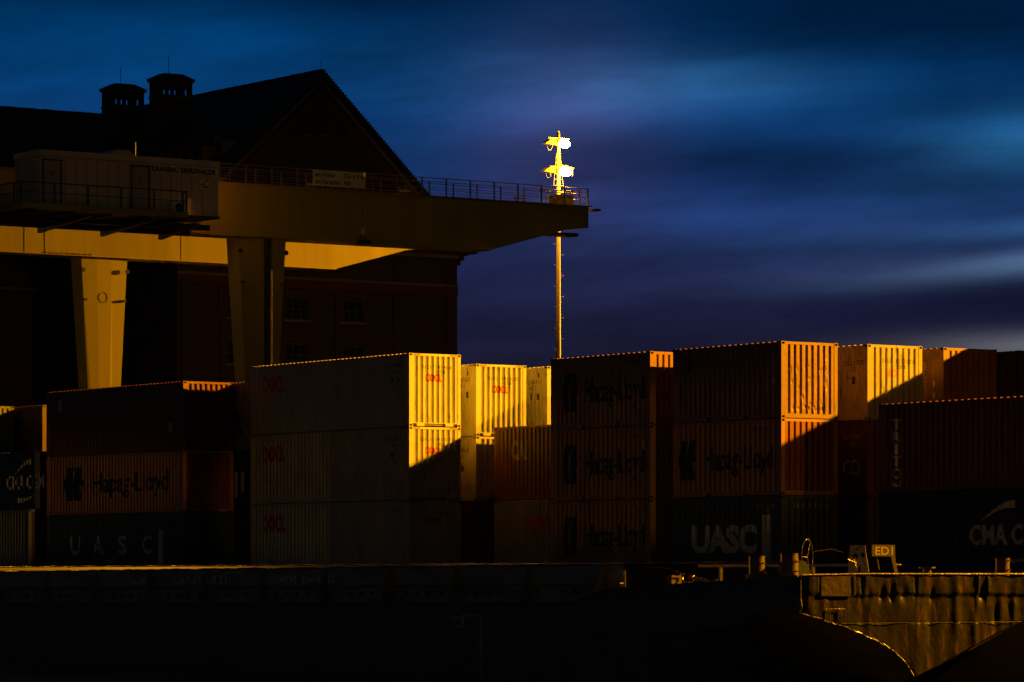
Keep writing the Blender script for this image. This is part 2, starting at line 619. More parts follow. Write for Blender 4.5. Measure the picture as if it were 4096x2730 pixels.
def meshes(L, H, gooseneck, wide_corr):
    key = (L, H, gooseneck, wide_corr)
    if key in _cm:
        return _cm[key]
    d = {}
    f = MB()
    for y0 in (0, W - .15):
        f.box(-.15, -.002, y0 + .002, y0 + .148, .118, H - .118)
        f.box(-L, -L + .15, y0 + .002, y0 + .148, .118, H - .118)
    for x in ((-.10, -.006), (-L + .006, -L + .10)):
        f.box(*x, .162, W - .162, H - .10, H - .008)                # headers
        if gooseneck and x[0] > -1:
            f.box(*x, .162, .36, .125, .16)
            f.box(*x, .36, .72, .03, .16)
            f.box(*x, W - .72, W - .36, .03, .16)
            f.box(*x, W - .36, W - .162, .125, .16)
            f.box(*x, .72, W - .72, .13, .16)
        else:
            f.box(*x, .162, W - .162, .02, .165)
    for y in ((.004, .06), (W - .06, W - .004)):
        f.box(-L + .18, -.18, *y, H - .09, H - .028)
        if L < 7:
            e = [-.18, -L / 2 + 1.21, -L / 2 + .86, -L / 2 - .86, -L / 2 - 1.21, -L + .18]
            f.box(e[1], e[0], *y, .02, .17); f.box(e[3], e[2], *y, .02, .17); f.box(e[5], e[4], *y, .02, .17)
            f.box(e[2], e[1], *y, .135, .17); f.box(e[4], e[3], *y, .135, .17)
        else:
            f.box(-L + .18, -.18, *y, .02, .175)
    f.box(-L + .1, -.1, .06, W - .06, .05, .10)
    d['frame'] = f.mesh('frame')
    # side panels
    ps = profile(-L + .15, -.15, .072, .068, .070, SIDE_D, .05)
    d['side_profile'] = ps
    for nm, y, sg in (('side', .016, 1), ('side_far', W - .016, -1)):
        m_ = MB()
        vs = []
        for z in (.17, H - .088):
            vs += [(u, y + sg * dd, z) for u, dd in ps]
        n = len(ps)
        m_.add(vs, [(k, k + 1, n + k + 1, n + k) for k in range(n - 1)])
        d[nm] = m_.mesh(nm)
    if wide_corr:
        pe = profile(.15, W - .15, .150, .012, .078, END_D, .02)
    else:
        pe = profile(.15, W - .15, .090, .030, .102, END_D, .02)
    d['end_profile'] = pe
    n = len(pe)
    for nm, x, sg in (('end', -.014, -1), ('end_far', -L + .014, 1)):
        m_ = MB()
        vs = []
        for z in (.158, H - .098):
            vs += [(x + sg * dd, u, z) for u, dd in pe]
        m_.add(vs, [(k, k + 1, n + k + 1, n + k) for k in range(n - 1)])
        d[nm] = m_.mesh(nm)
    pr = profile(-L + .15, -.15, .16, .02, .11, .034, .1)
    m_ = MB()
    vs = [(u, .05, H + .004 - dd) for u, dd in pr] + [(u, W - .05, H + .004 - dd) for u, dd in pr]
    n = len(pr)
    m_.add(vs, [(k, k + 1, n + k + 1, n + k) for k in range(n - 1)])
    # closing lips of the roof waves towards both sides
    for y in (.05, W - .05):
        vs = [(u, y, H + .004 - dd) for u, dd in pr] + [(u, y, H - .05) for u, dd in pr]
        m_.add(vs, [(k, k + 1, n + k + 1, n + k) for k in range(n - 1)])
    d['roof'] = m_.mesh('roof')
    _cm[key] = d
    return d


def casting_mesh():
    bm = bmesh.new()
    bmesh.ops.create_cube(bm, size=1)
    for v in bm.verts:
        v.co = Vector((v.co.x * .178, v.co.y * .162, v.co.z * .118))
    bm.faces.ensure_lookup_table()
    for f in [f for f in bm.faces if abs(f.normal.x) > .9 or abs(f.normal.y) > .9]:
        rr = bmesh.ops.inset_individual(bm, faces=[f], thickness=.030)
        rr = bmesh.ops.inset_individual(bm, faces=[f], thickness=.0001, depth=-.03)
        f.material_index = 1
    me = bpy.data.meshes.new('corner_casting')
    me.materials.append(None)
    me.materials.append(black)
    bm.to_mesh(me)
    bm.free()
    return me


CAST = casting_mesh()


def hazard(y0, n, ztop):
    ps = []
    for k in range(n):
        x = y0 + k * .085
        ps.append([(x, ztop - .085), (x + .04, ztop - .085), (x + .075, ztop - .02), (x + .035, ztop - .02)])
    return ps


def dent_end(H, L, pe, m):
    """the buckled front wall of the brown container"""
    rnd = random.Random(3)
    us = []
    for (a, da), (b_, db) in zip(pe[:-1], pe[1:]):
        k = max(1, int((b_ - a) / .02))
        us += [(a + (b_ - a) * i / k, da + (db - da) * i / k) for i in range(k)]
    us.append(pe[-1])
    zs = [.158 + (H - .256) * i / 90 for i in range(91)]
    dents = []
    for i in range(75):
        z = .3 + 1.5 * rnd.random() ** 1.3
        y = .3 + 1.75 * rnd.random()
        dents.append((y, z, rnd.uniform(.02, .06), rnd.uniform(.03, .11), rnd.uniform(-.006, .028)))
    for i in range(14):
        dents.append((.5 + 1.3 * rnd.random(), rnd.uniform(.28, .45), .05, .035, rnd.uniform(.02, .04)))
    vs = []
    for z in zs:
        for u, d in us:
            e = 0
            for y0, z0, sy, sz, dp in dents:
                e += dp * math.exp(-((u - y0) / sy) ** 2 - ((z - z0) / sz) ** 2)
            vs.append((-.014 - d - e, u, z))
    n = len(us)
    fs = [(r_ * n + k, r_ * n + k + 1, (r_ + 1) * n + k + 1, (r_ + 1) * n + k) for r_ in range(90) for k in range(n - 1)]
    mm = MB()
    mm.add(vs, fs, m)
    return mm


def container(s, t, z, L, H, body, label, group, side_marks=(), end_marks=(), haz=False, endmat=None, dented=False,
              goose=None, wide=None):
    goose = (L > 7) if goose is None else goose
    wide = (L < 7) if wide is None else wide
    d = meshes(L, H, goose, wide)
    root = thing('shipping_container', s, t, z, label, 'shipping container', group)

    def part(name, me, m):
        o = bpy.data.objects.new(name, me)
        col.objects.link(o)
        o.parent = root
        if len(me.materials) == 0:
            me.materials.append(None)
        o.material_slots[0].link = 'OBJECT'
        o.material_slots[0].material = m
        return o
    part('frame', d['frame'], body)
    part('side_panel', d['side'], body)
    part('side_panel', d['side_far'], body)
    if dented:
        dent_end(H, L, d['end_profile'], body).build('end_panel', root, smooth=True)
    else:
        part('end_panel', d['end'], endmat or body)
    part('end_panel', d['end_far'], body)
    part('roof_panel', d['roof'], body)
    for x in (-.0865, -L + .0865):
        for y in (.078, W - .078):
            for zz in (.059, H - .059):
                c = part('corner_casting', CAST, body)
                c.location = (x, y, zz)
    for shp, u0, v0, m in side_marks:
        vs, fs = wrap(shp, u0, v0, d['side_profile'])
        mm = MB()
        mm.add([(u, .016 + dd - .004, v) for u, v, dd in vs], fs, m)
        mm.build('lettering', root)
    for shp, u0, v0, m in end_marks:
        vs, fs = wrap(shp, u0, v0, d['end_profile'])
        mm = MB()
        mm.add([(-.014 - dd + .004, u, v) for u, v, dd in vs], fs, m)
        mm.build('lettering', root)
    if haz:
        mm = MB()
        for y0 in (.19, W - .19 - 4 * .085):
            for pz in hazard(y0, 4, H):
                mm.add([(-.002, u, v) for u, v in pz], [(0, 1, 2, 3)], ink_dark)
        mm.build('hazard_marking', root)
        mm = MB()
        for x0 in (-.2 - 5 * .085, -L + .2):
            for pz in hazard(x0, 5, H):
                mm.add([(u, .001, v + .005) for u, v in pz], [(0, 1, 2, 3)], ink_dark)
        mm.build('hazard_marking', root)
    return root


def logo_petals(h):
    """pinwheel mark, four blunt petals round a dot, set as the second letter"""
    r_ = h / 2
    ps = []
    for k in range(4):
        a = k * math.pi / 2 + .4
        ps.append([(r_ + r_ * .28 * math.cos(a - .9), r_ + r_ * .28 * math.sin(a - .9)), (r_ + r_ * 1.05 * math.cos(a - .55), r_ + r_ * 1.05 * math.sin(a - .55)),
                   (r_ + r_ * 1.15 * math.cos(a + .2), r_ + r_ * 1.15 * math.sin(a + .2)), (r_ + r_ * .5 * math.cos(a + .6), r_ + r_ * .5 * math.sin(a + .6))])
    return ps


def oocl(h, u, v, m=None, wd=None):
    """the four bold letters with the flower-like second O"""
    m = m or ink_red
    wd = wd or h * 3.0
    k = wd / 3.0 / h
    a, b_, c, d_ = (text_shape(ch, h, h * .80 * k, bold=.045) for ch in 'OOCL')
    out = [(a, u, v, m), (b_, u + wd * .25, v, m), (c, u + wd * .51, v, m), (text_shape('L', h, h * .6 * k, bold=.045), u + wd * .77, v, m)]
    pet = poly_shape([[(x * k * .8, y) for x, y in p] for p in logo_petals(h)])
    out.append((pet, u + wd * .25, v, m))
    return out


def txt(s_, h, u, v, m, wd=None, bold=0.0, sp=1.0):
    return (text_shape(s_, h, wd, bold, sp), u, v, m)


def spread(s_, h, u, v, m, step):
    out = []
    for k, ch in enumerate(s_):
        if ch != ' ':
            out.append((text_shape(ch, h, h * (.5 if ch != '1' else .22), bold=.012), u + k * step, v, m))
    return out


def hl(u, v, h, wd, m=None):
    """arrow-like twin-blade mark followed by the company name"""
    m = m or ink_navy
    k = h
    b1 = [(.20, 1), (.55, 1), (.40, .60), (.46, 0), (.16, 0), (0, .5)]
    b2 = [(.62, 1), (.98, 1), (.84, .64), (1.0, .64), (1.0, .44), (.80, .44), (.90, 0), (.52, 0), (.47, .55)]
    w0 = wd * .195
    mark = poly_shape([[(x * w0, y * k) for x, y in b1], [(x * w0, y * k) for x, y in b2]])
    th = k * .60
    return [(mark, u, v, m), txt('Hapag-Lloyd', th, u + wd * .285, v + k * .24, m, wd * .715, bold=.016)]


def tri_sign(u, v, h, m):
    e = h * .12
    a, b_, c = (0, 0), (h * .8, 0), (h * .4, h)
    a2, b2, c2 = (e * 1.4, e), (h * .8 - e * 1.4, e), (h * .4, h - e * 2)
    return (poly_shape([[a, b_, b2, a2], [b_, c, c2, b2], [c, a, a2, c2]]), u, v, m)


def plate(u, v, w_, h, m):
    return (poly_shape([[(0, 0), (w_, 0), (w_, h), (0, h)]]), u, v, m)


def swoosh(u, v, wd, h, flip):
    ps = []
    n = 8
    prev = None
    for i in range(n + 1):
        x = i / n
        c = math.sin(x * math.pi / 2)
        th = .05 + .38 * x
        if flip:
            lo_, hi_ = h * (1 - c) ** 1.0 * .0 + h * .55 * x ** 2, h * .55 * x ** 2 + h * (.42 - .30 * x)
            cur = ((x * wd, lo_), (x * wd, hi_))
        else:
            y = h * c
            cur = ((x * wd, y - h * th), (x * wd, y))
        if prev:
            ps.append([prev[0], cur[0], cur[1], prev[1]])
        prev = cur
    return (poly_shape(ps), u, v, ink_dim)


S40, S20, STD, HC = 12.19, 6.06, 2.591, 2.896
G_L = 'containers stacked by the left edge'


def stack(s, t, L, items, group):
    z = GZ
    for it in items:
        kw = dict(it[3]) if len(it) > 3 else {}
        container(s + kw.pop('ds', 0), t + kw.pop('dt', 0), z, L, it[0], it[1], it[2], group, **kw)
        z += it[0] + .002


def vtext(s_, h, u, v, m, step, wd=None):
    return [(text_shape(ch, h, wd, bold=.008), u, v - k * step, m) for k, ch in enumerate(s_) if ch != ' ']


# --- left edge
stack(-156.6, 82.2, S20, [
    (HC, grey, 'pale ribbed container at the bottom left edge with the barge rail crossing its foot', dict(ds=-.6, endmat=darkbrown)),
    (STD, navy, 'dark navy container cut by the left edge with white letters between two pale arcs',
     dict(side_marks=[txt('CMA CGM', .62, -2.75, .93, ink_dim, 3.6, bold=.02), swoosh(-1.9, 1.62, 1.5, .65, False), swoosh(-1.7, .30, 1.6, .55, True)])),
], G_L)
stack(-163.3, 82.2, S40, [
    (STD, darkbrown, 'container hidden low behind the navy one at the left edge'),
    (STD, darkbrown, 'second container up, hidden behind the navy one at the left edge'),
    (STD, olive, 'yellow-green container end cut by the left edge of the photo', dict(wide=True, end_marks=spread('320', .12, 1.95, 2.1, ink_white, .13))),
], G_L)
stack(-161.0, 84.9, S40, [
    (STD, darkbrown, 'bottom container hidden behind the tall red stack at left'),
    (STD, darkbrown, 'middle container hidden behind the tall red stack at left'),
    (STD, darkbrown, 'dark container with a lit ribbed end peeking out left of the tall stack',
     dict(wide=True, end_marks=[plate(.35, .55, 1.8, .035, ink_white)], side_marks=[plate(-.9, .25, .25, .35, ink_yellow), tri_sign(-1.4, 1.7, .16, ink_yellow)])),
], G_L)
# --- tall left stack
stack(-143.7, 82.4, S40, [
    (STD, green, 'dark green container with four widely spaced pale letters, bottom of the left stack',
     dict(side_marks=[txt('U', .80, -9.95, .87, ink_dim, .85, .02), txt('A', .80, -7.95, .87, ink_dim, .95, .02), txt('S', .80, -5.75, .87, ink_dim, .85, .02),
                      txt('C', .80, -3.55, .87, ink_dim, .85, .02), plate(-2.15, .42, .36, 1.45, ink_dim), txt('TRIDENT', .14, -6.9, .48, ink_dim, 1.0)])),
    (STD, orange, 'orange container with dark arrow mark and wide lettering, middle of the left stack',
     dict(endmat=redbright, side_marks=hl(-10.6, .62, 1.45, 9.3) + [tri_sign(-1.2, 1.75, .18, ink_yellow), plate(-.62, 1.65, .14, .26, ink_yellow)],
          end_marks=[tri_sign(1.1, 1.85, .18, ink_yellow)])),
    (HC, redox, 'tall dark red container on top of the left stack with one lit corner',
     dict(side_marks=[plate(-11.15, 1.98, .38, .52, ink_dim), txt('textainer', .05, -11.12, 2.38, ink_navy, .3), txt('P', .14, -11.05, 2.1, ink_navy), plate(-1.3, .8, .3, .4, ink_yellow)] +
          spread('423145', .09, -1.0, 2.3, ink_dim, .11), end_marks=[tri_sign(1.15, 1.95, .16, ink_dim)])),
], 'tall stack of containers left of the white ones')
stack(-142.45, 84.95, S40, [
    (STD, darkbrown, 'dark brown container at the foot of the gap left of the white stack'),
    (STD, bluep, 'blue container with pale serif letters seen in the gap left of the white stack',
     dict(side_marks=[txt('HYUJI', .85, -5.2, .9, ink_dim, 4.6, .02)], dt=-.0)),
    (HC, grey, 'grey container with a dark letter R seen in the gap left of the white stack',
     dict(side_marks=[txt('R', .95, -1.75, .75, ink_navy, 1.1, .03)])),
], 'containers in the gap between the red and white stacks')
# --- white stack
stack(-130.05, 84.8, S40, [
    (HC, white, 'white container with small red letters, bottom of the front white stack',
     dict(haz=True, side_marks=oocl(.62, -11.25, 1.78, None, 1.9) + [txt('OOLU 916723', .16, -1.75, 2.35, ink_dark, 1.2)], end_marks=oocl(.28, .78, 1.95, None, .78) + spread('OOLU 9167231', .13, .62, 2.32, ink_dark, .118))),
    (HC, white_old, 'white container half in slanting shadow, middle of the front white stack, code 8930079',
     dict(haz=True, side_marks=oocl(.62, -11.25, 1.78, None, 1.9) + [txt('OOL 8930 7', .16, -1.75, 2.35, ink_dark, 1.2), txt('45 1', .16, -1.3, 2.12, ink_dark), plate(-1.35, 1.7, .12, .2, ink_dark), plate(-.9, 1.7, .12, .2, ink_yellow)],
          end_marks=oocl(.28, .78, 1.83, None, .78) + spread('OOLU 8930079', .135, .62, 2.34, ink_dark, .129) + spread('45G1', .135, 1.27, 2.15, ink_dark, .129))),
    (HC, white, 'brightly lit white container on top of the front white stack, code 7974841',
     dict(haz=True, side_marks=oocl(.62, -11.25, 1.78, None, 1.9) + [txt('OOC 79484', .16, -1.75, 2.35, ink_dark, 1.2), txt('451', .16, -1.3, 2.12, ink_dark), plate(-1.35, 1.75, .12, .2, ink_dark), plate(-.9, 1.75, .12, .2, ink_dark)],
          end_marks=oocl(.30, .80, 1.80, None, .80) + spread('OOCU 7974841', .135, .62, 2.30, ink_dark, .129) + spread('45G1', .135, 1.27, 2.12, ink_dark, .129))),
], 'front stack of white containers')
stack(-130.45, 88.25, S40, [
    (HC, redox, 'dark red container at the bottom of the second white stack'),
    (STD, white_old, 'white container in middle of the second white stack, half hidden',
     dict(side_marks=[txt('OOL 791472', .17, -1.75, 1.95, ink_dark, 1.2), txt('421', .17, -1.25, 1.72, ink_dark, .32), plate(-1.1, 1.2, .14, .22, ink_dark)])),
    (HC, white, 'brightly lit white container on top of the second white stack, code 8003630',
     dict(haz=True, side_marks=[txt('OOC 803630', .19, -1.75, 2.2, ink_dark, 1.25), txt('451', .19, -1.3, 1.97, ink_dark, .38), plate(-1.25, 1.55, .16, .25, ink_dark), plate(-.75, 1.55, .16, .25, ink_dark), plate(-.72, 2.45, .1, .2, ink_dark)],
          end_marks=oocl(.30, .80, 1.76, None, .80) + spread('OOCU 8003630', .135, .62, 2.27, ink_dark, .129) + spread('45G1', .135, 1.27, 2.09, ink_dark, .129))),
], 'second stack with white containers')
stack(-130.35, 91.65, S40, [
    (HC, darkbrown, 'hidden bottom container of the third white stack'),
    (HC, white, 'hidden middle container of the third white stack'),
    (STD, white, 'white container showing only a lit corner post and rib beside the second white stack',
     dict(side_marks=[txt('OOU 463142', .19, -1.75, 1.9, ink_dark, 1.25), txt('421', .19, -1.3, 1.67, ink_dark, .38), plate(-1.25, 1.25, .16, .25, ink_dark), plate(-.75, 1.25, .16, .25, ink_dark), plate(-.72, 2.15, .1, .2, ink_dark)])),
], 'third stack with white containers')
stack(-117.05, 88.3, S40, [
    (HC, grey, 'pale grey container with red letters under the short dark red one in the middle',
     dict(haz=True, side_marks=oocl(.68, -9.95, 1.62, None, 2.1))),
    (HC, redox, 'dark red ribbed container with three pale letters, in front of the second white stack',
     dict(wide=True, side_marks=[txt('CAI', .72, -11.05, 1.62, mat('worn_grey_lettering', (.32, .30, .29), .6), 1.12, .05)])),
], 'short stack behind the orange containers')
stack(-122.3, 92.4, S20, [  # unseen containers added to block lamp light on the front white stack
    (STD, grey, 'unseen grey container added low behind the orange stack to cast shade'),
    (STD, grey, 'unseen grey container added above another behind the orange stack to cast shade'),
    (STD, grey, 'topmost unseen grey container added behind the orange stack to cast shade'),
], 'unseen containers added behind the orange stack to cast shade')
stack(-122.5, 95.8, S40, [  # second unseen row, added to shade the lower part of the next white stack
    (STD, green, 'long unseen green container added behind the orange stack to cast shade'),
    (STD, redox, 'long unseen red container added behind the orange stack to cast shade'),
    (STD, grey, 'long unseen grey container added on top behind the orange stack to cast shade'),
], 'unseen containers added behind the orange stack to cast shade')
# --- orange stack
HLm = lambda yo=0: hl(-5.35, .62 + yo, 1.38, 4.95)
stack(-111.05, 82.5, S20, [
    (STD, orange_old, 'orange-red container at the bottom of the three-high orange stack', dict(side_marks=hl(-5.35, .62, 1.38, 4.95, ink_dark) + [txt('HLXU', .13, -1.3, 2.1, ink_dim)])),
    (STD, orange_old, 'orange container with a yellow plate by its edge, middle of the three-high orange stack',
     dict(side_marks=HLm() + [plate(-.5, 1.75, .18, .3, ink_yellow), tri_sign(-1.1, 1.8, .25, ink_yellow), txt('HLU 2560 3', .13, -1.6, 2.2, ink_dark)])),
    (STD, orange_old, 'orange container on top of the three-high orange stack, its end lit along the top',
     dict(side_marks=HLm() + [tri_sign(-1.1, 1.8, .25, ink_yellow), txt('HLU 1106 2', .13, -1.6, 2.2, ink_dark)])),
], 'three-high stack of orange containers')
# --- brown stack
stack(-103.8, 82.6, S20, [
    (STD, green, 'dark green container with four large pale letters beside a pale upright bar',
     dict(side_marks=[txt('UASC', .90, -5.0, .72, ink_dim, 3.65, .05), plate(-1.05, .2, .42, 1.75, ink_dim)] + [txt('Super', .1, -1.0, .45 + .38 * k, ink_dark, .32, .02) for k in range(4)] +
          [txt('UAC 332865', .13, -1.35, 2.2, ink_dim, .95), txt('220', .13, -.95, 2.02, ink_dim)], end_marks=spread('UACU 3328653', .13, .55, 2.2, ink_dim, .125))),
    (STD, orange, 'orange container directly under the dented brown one, a lit triangle on its end',
     dict(endmat=redbright, side_marks=hl(-5.78, .60, 1.38, 5.3) + [tri_sign(-1.1, 1.85, .25, ink_yellow), txt('HLU 1818 2', .13, -1.6, 2.2, ink_dark)], end_marks=[tri_sign(1.15, 1.85, .22, ink_yellow)])),
    (STD, brown, 'dented brown container with a brightly lit buckled end and white vertical code',
     dict(dented=True, side_marks=[plate(-5.35, 1.75, .32, .55, ink_navy), (poly_shape([[(0, 0), (.06, 0), (.1, .36), (.03, .36)], [(.06, .28), (.24, .36), (.22, .4), (.05, .36)], [(.05, .15), (.2, .2), (.18, .24), (.05, .2)]]), -5.28, 1.85, ink_yellow)] +
          vtext('FCIU497591', .11, -.85, 2.1, ink_dim, .15) + vtext('22G1', .11, -.5, 2.1, ink_dim, .15) + [plate(-.55, 1.15, .14, .2, ink_yellow)],
          end_marks=vtext('FCIU 4975910', .10, 1.91, 2.22, ink_white, .128, .055))),
], 'stack with the dented brown container')
stack(-103.5, 86.1, S20, [
    (STD, darkbrown, 'dark container at the foot of the stack with the aged white one'),
    (STD, redox, 'dark red container with faint pale codes under the aged white one', dict(side_marks=[txt('CO', .55, -1.35, .75, ink_dim, .9), txt('OLU 743473', .16, -1.35, 1.95, ink_dim, 1.0), txt('22G', .16, -1.0, 1.7, ink_dim)])),
    (STD, white_old, 'aged white container lit down to a slanting shadow, code 1207073',
     dict(side_marks=[txt('OOLU 127073', .17, -1.35, 1.9, ink_dark, 1.1), txt('221', .17, -.9, 1.68, ink_dark), plate(-.85, 1.25, .14, .26, ink_dark)],
          end_marks=spread('OOLU 1207073', .14, .66, 1.98, ink_dark, .122) + spread('22G1', .14, 1.28, 1.79, ink_dark, .122) + [(a, u + .15, v - .5, mat('faded_red_lettering', (.60, .28, .12), .6)) for a, u, v, m in oocl(.26, .64, 2.0, None, .62)])),
], 'stack with the aged white container')
stack(-103.5, 89.5, S20, [
    (STD, darkbrown, 'hidden bottom container right of the aged white one'),
    (STD, darkbrown, 'hidden middle container right of the aged white one'),
    (STD, brown, 'brown container with a lit top-left triangle and vertical white codes FCIU and 22G1',
     dict(side_marks=vtext('FCIU6332451', .12, -1.05, 2.0, ink_dim, .15) + vtext('22G1', .12, -.62, 2.0, ink_dim, .15) + [plate(-.6, 1.25, .12, .2, ink_dim), plate(-.6, .85, .12, .2, ink_dim), tri_sign(-.68, .45, .2, ink_yellow)],
          end_marks=[tri_sign(1.15, 1.75, .2, ink_dark)])),
], 'stack right of the aged white container')
stack(-103.4, 92.9, S20, [
    (STD, darkbrown, 'hidden bottom container of the last stack at the right edge'),
    (STD, darkbrown, 'hidden middle container of the last stack at the right edge'),
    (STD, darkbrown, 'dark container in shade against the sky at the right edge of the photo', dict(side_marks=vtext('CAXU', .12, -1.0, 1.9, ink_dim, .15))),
], 'last stack at the right edge')
# --- near right pair
stack(-86.9, 82.9, S40, [
    (STD, navy, 'dark navy container with large company letters and two pale arcs at the lower right',
     dict(side_marks=[txt('CMA CGM', .62, -7.75, .88, ink_dim, 3.75, bold=.035), swoosh(-7.15, 1.65, 1.55, .60, False), swoosh(-6.35, .22, 1.6, .42, True)])),
    (HC, redox, 'long dark red container with a pale word written downwards',
     dict(haz=True, wide=False, side_marks=[x for k, ch in enumerate('TRITON') for x in [txt(ch, .33, -11.55 + (.14 if ch == 'I' else 0), 2.05 - k * .40, ink_dim, .46 if ch != 'I' else .16, .045)]] +
          [plate(-11.55 - .02, 2.05 - k * .40 - .02 + .0, .44, .045, ink_dim) for k in (0, 2, 3)][:0])),
], 'pair of long containers at the right edge')
# --- tall stack outside the frame, its shadow falls over the rows
stack(-91.3, 96.45, S40, [
    (STD, grey, 'lowest container of a tall stack beyond the right edge'),
    (STD, redox, 'second container of a tall stack beyond the right edge'),
    (STD, green, 'third container of a tall stack beyond the right edge'),
    (STD, orange, 'topmost container of a tall stack beyond the right edge'),
], 'tall stack beyond the right edge')

# ------------------------------------------------------------------ floodlight masts


def mast(s, t, label, H=26.15):
    root = thing('floodlight_mast', s, t, GZ, label, 'light mast', 'floodlight masts of the yard')
    m = MB()
    m.tube((0, 0, 0), (0, 0, H), .19, .10, n=16, m=mastpaint)
    m.tube((0, 0, H), (0, 0, H + .12), .06, .05, m=mastpaint)
    m.build('pole', root, smooth=True)
    m = MB()
    for k in range(34):
        z = 2.2 + k * .62
        if z > H - 1:
            break
        sg = 1 if k % 2 else -1
        m.tube((0, sg * .12, z), (.02, sg * .34, z), .016, n=6, m=mastpaint)
        m.tube((.02, sg * .34, z), (.02, sg * .34, z + .06), .016, n=6, m=mastpaint)
    m.build('climbing_steps', root)
    m = MB()
    for sg in (-1, 1):
        m.tube((0, sg * .12, H - 1.2), (0, sg * .36, H - 3.2), .012, n=6, m=mastpaint)
    for k in range(6):
        z = H - 1.4 - k * .34
        m.tube((0, -.15 - k * .04, z), (0, .15 + k * .04, z), .009, n=6, m=mastpaint)
    m.build('stay_rods', root)
    for lv, zz in ((0, H - .6), (1, H - 2.25)):
        m = MB()
        if lv == 0:
            m.box(-.05, .05, -.75, .75, zz + .22, zz + .30, mastpaint)
        else:
            m.box(-.05, .05, -.62, 1.1, zz + .18, zz + .26, mastpaint)
            m.box(-.12, .12, .15, .62, zz + .26, zz + .34, mastpaint)
            for y in (-.58, 1.02):
                m.tube((0, y, zz + .18), (0, y, zz - .25), .02, n=6, m=mastpaint)
        m.build('cross_arm', root)
        for y, lit in ((.38, True), (-.62, False)) if lv == 0 else ((.50, True), (-.72, False)):
            fm = MB()
            if lit:
                fm.box(-.30, .05, y - .34, y + .34, zz - .20, zz + .14, galv)
                f = fm.build('floodlight', root)
                g = MB()
                # convex glowing front glass
                nr, na = 5, 28
                vs = [(.24, y, zz - .03)]
                for j in range(1, nr + 1):
                    for i in range(na):
                        a, r_ = 2 * math.pi * i / na, j / nr
                        vs.append((.055 + .185 * math.sqrt(max(0, 1 - r_ * r_)), y + .44 * r_ * math.cos(a), zz - .03 + .25 * r_ * math.sin(a)))
                fs = [(0, 1 + i, 1 + (i + 1) % na) for i in range(na)]
                for j in range(nr - 1):
                    for i in range(na):
                        a, c = 1 + j * na + i, 1 + j * na + (i + 1) % na
                        fs.append((a, c, c + na, a + na))
                g.add(vs, fs, lampm)
                g.build('lamp_glass', f, smooth=True)
            else:
                hood = [(y - .45, zz - .10), (y - .10, zz + .14), (y + .35, zz + .16), (y + .38, zz - .16)]
                fm.prism_x(hood, -.22, .22, galv)
                fm.path([(0, y + .2, zz - .16), (0, y + .12, zz - .42), (0, y - .08, zz - .46), (0, y - .2, zz - .2)], .016, n=6, m=galv)
                f = fm.build('floodlight', root)
    return root


mast(*MAST_V, 'tall steel mast with two blazing orange floodlights against the sky')
mast(*MAST_Q, 'floodlight mast beyond the right edge beside the quay', 29.2)
mast(*MAST_Y, 'floodlight mast beyond the right edge in the middle of the yard', 29.2)
mast(*MAST_F, 'floodlight mast beyond the right edge near the far crane rail', 27.6)
mast(*MAST_R, 'floodlight mast beyond the left edge on the far quay', 19.6)
# unseen lamp post added on the near bank for weak fill (behind the camera's right shoulder)
root = thing('added_lamp_post', 14.4, 26, -1.6, 'unseen lamp post added on the near bank for weak warm fill', 'street lamp')
m = MB()
m.tube((0, 0, 0), (0, 0, 9.7), .09, .06, n=12, m=galv)
m.build('pole', root, smooth=True)
m = MB()
m.box(-.75, .05, -.15, .15, 9.7, 9.9, galv)
h = m.build('lamp_head', root)
m = MB()
m.box(-.7, -.1, -.12, .12, 9.66, 9.695, lampm)
m.build('lamp_glass', h)

root = thing('added_lamp_post', 50, 62, -1.6, 'unseen lamp post added at the basin head to graze the container ribs', 'street lamp')
m = MB()
m.tube((-.3, 0, 0), (-.3, 0, 9.7), .09, .06, n=12, m=galv)
m.build('pole', root, smooth=True)
m = MB()
m.box(-.3, .45, -.15, .15, 9.95, 10.12, galv)
m.build('lamp_head', root)

# ------------------------------------------------------------------ gantry crane
crane = thing('gantry_crane', -183, 109.9, GZ, 'yellow twin-girder gantry crane with a pale machinery house and railed boom end', 'crane')
CZ = -GZ


def tt(t):
    return t - 109.9


def ss(s):
    return s + 183


ZT, ZB = 21.3, 18.55
prof_g = [(tt(60), ZT), (tt(131.55), ZT), (tt(131.55), 20.12), (tt(129.9), 19.92), (tt(124.8), ZB), (tt(60), ZB)]
for s0 in (-183, -199.4):
    m = MB()
    m.prism_x([(y, z + CZ) for y, z in prof_g], ss(s0), ss(s0 - 1.55), cranepaint if s0 == -183 else cranestain)
    m.box(ss(s0 - 1.75), ss(s0 + .16), tt(60), tt(131.7), ZT + CZ + .002, ZT + CZ + .07, cranepaint)       # top flange
    m.box(ss(s0 - 1.68), ss(s0 + .10), tt(60), tt(124.8), ZB + CZ - .05, ZB + CZ - .002, cranepaint)       # bottom flange
    for tq in (88.4, 97.0, 104.0, 105.3, 114.2, 118.6):
        m.box(ss(s0 + .002), ss(s0 + .012), tt(tq), tt(tq) + .05, ZB + CZ + .02, ZT + CZ - .03, cranepaint)
    for k in range(9):
        m.box(ss(s0 + .0), ss(s0 + .05), tt(105.4 + k * .36), tt(105.4 + k * .36) + .05, ZB + CZ + .02, ZB + CZ + .10, cranepaint)
    m.build('girder', crane)
# tie beams between the girders
for tq in (62,):
    m = MB()
    m.box(ss(-184.55), ss(-199.4), tt(tq), tt(tq + 1.1), 20.2 + CZ, 21.2 + CZ, cranepaint)
    m.build('tie_beam', crane)
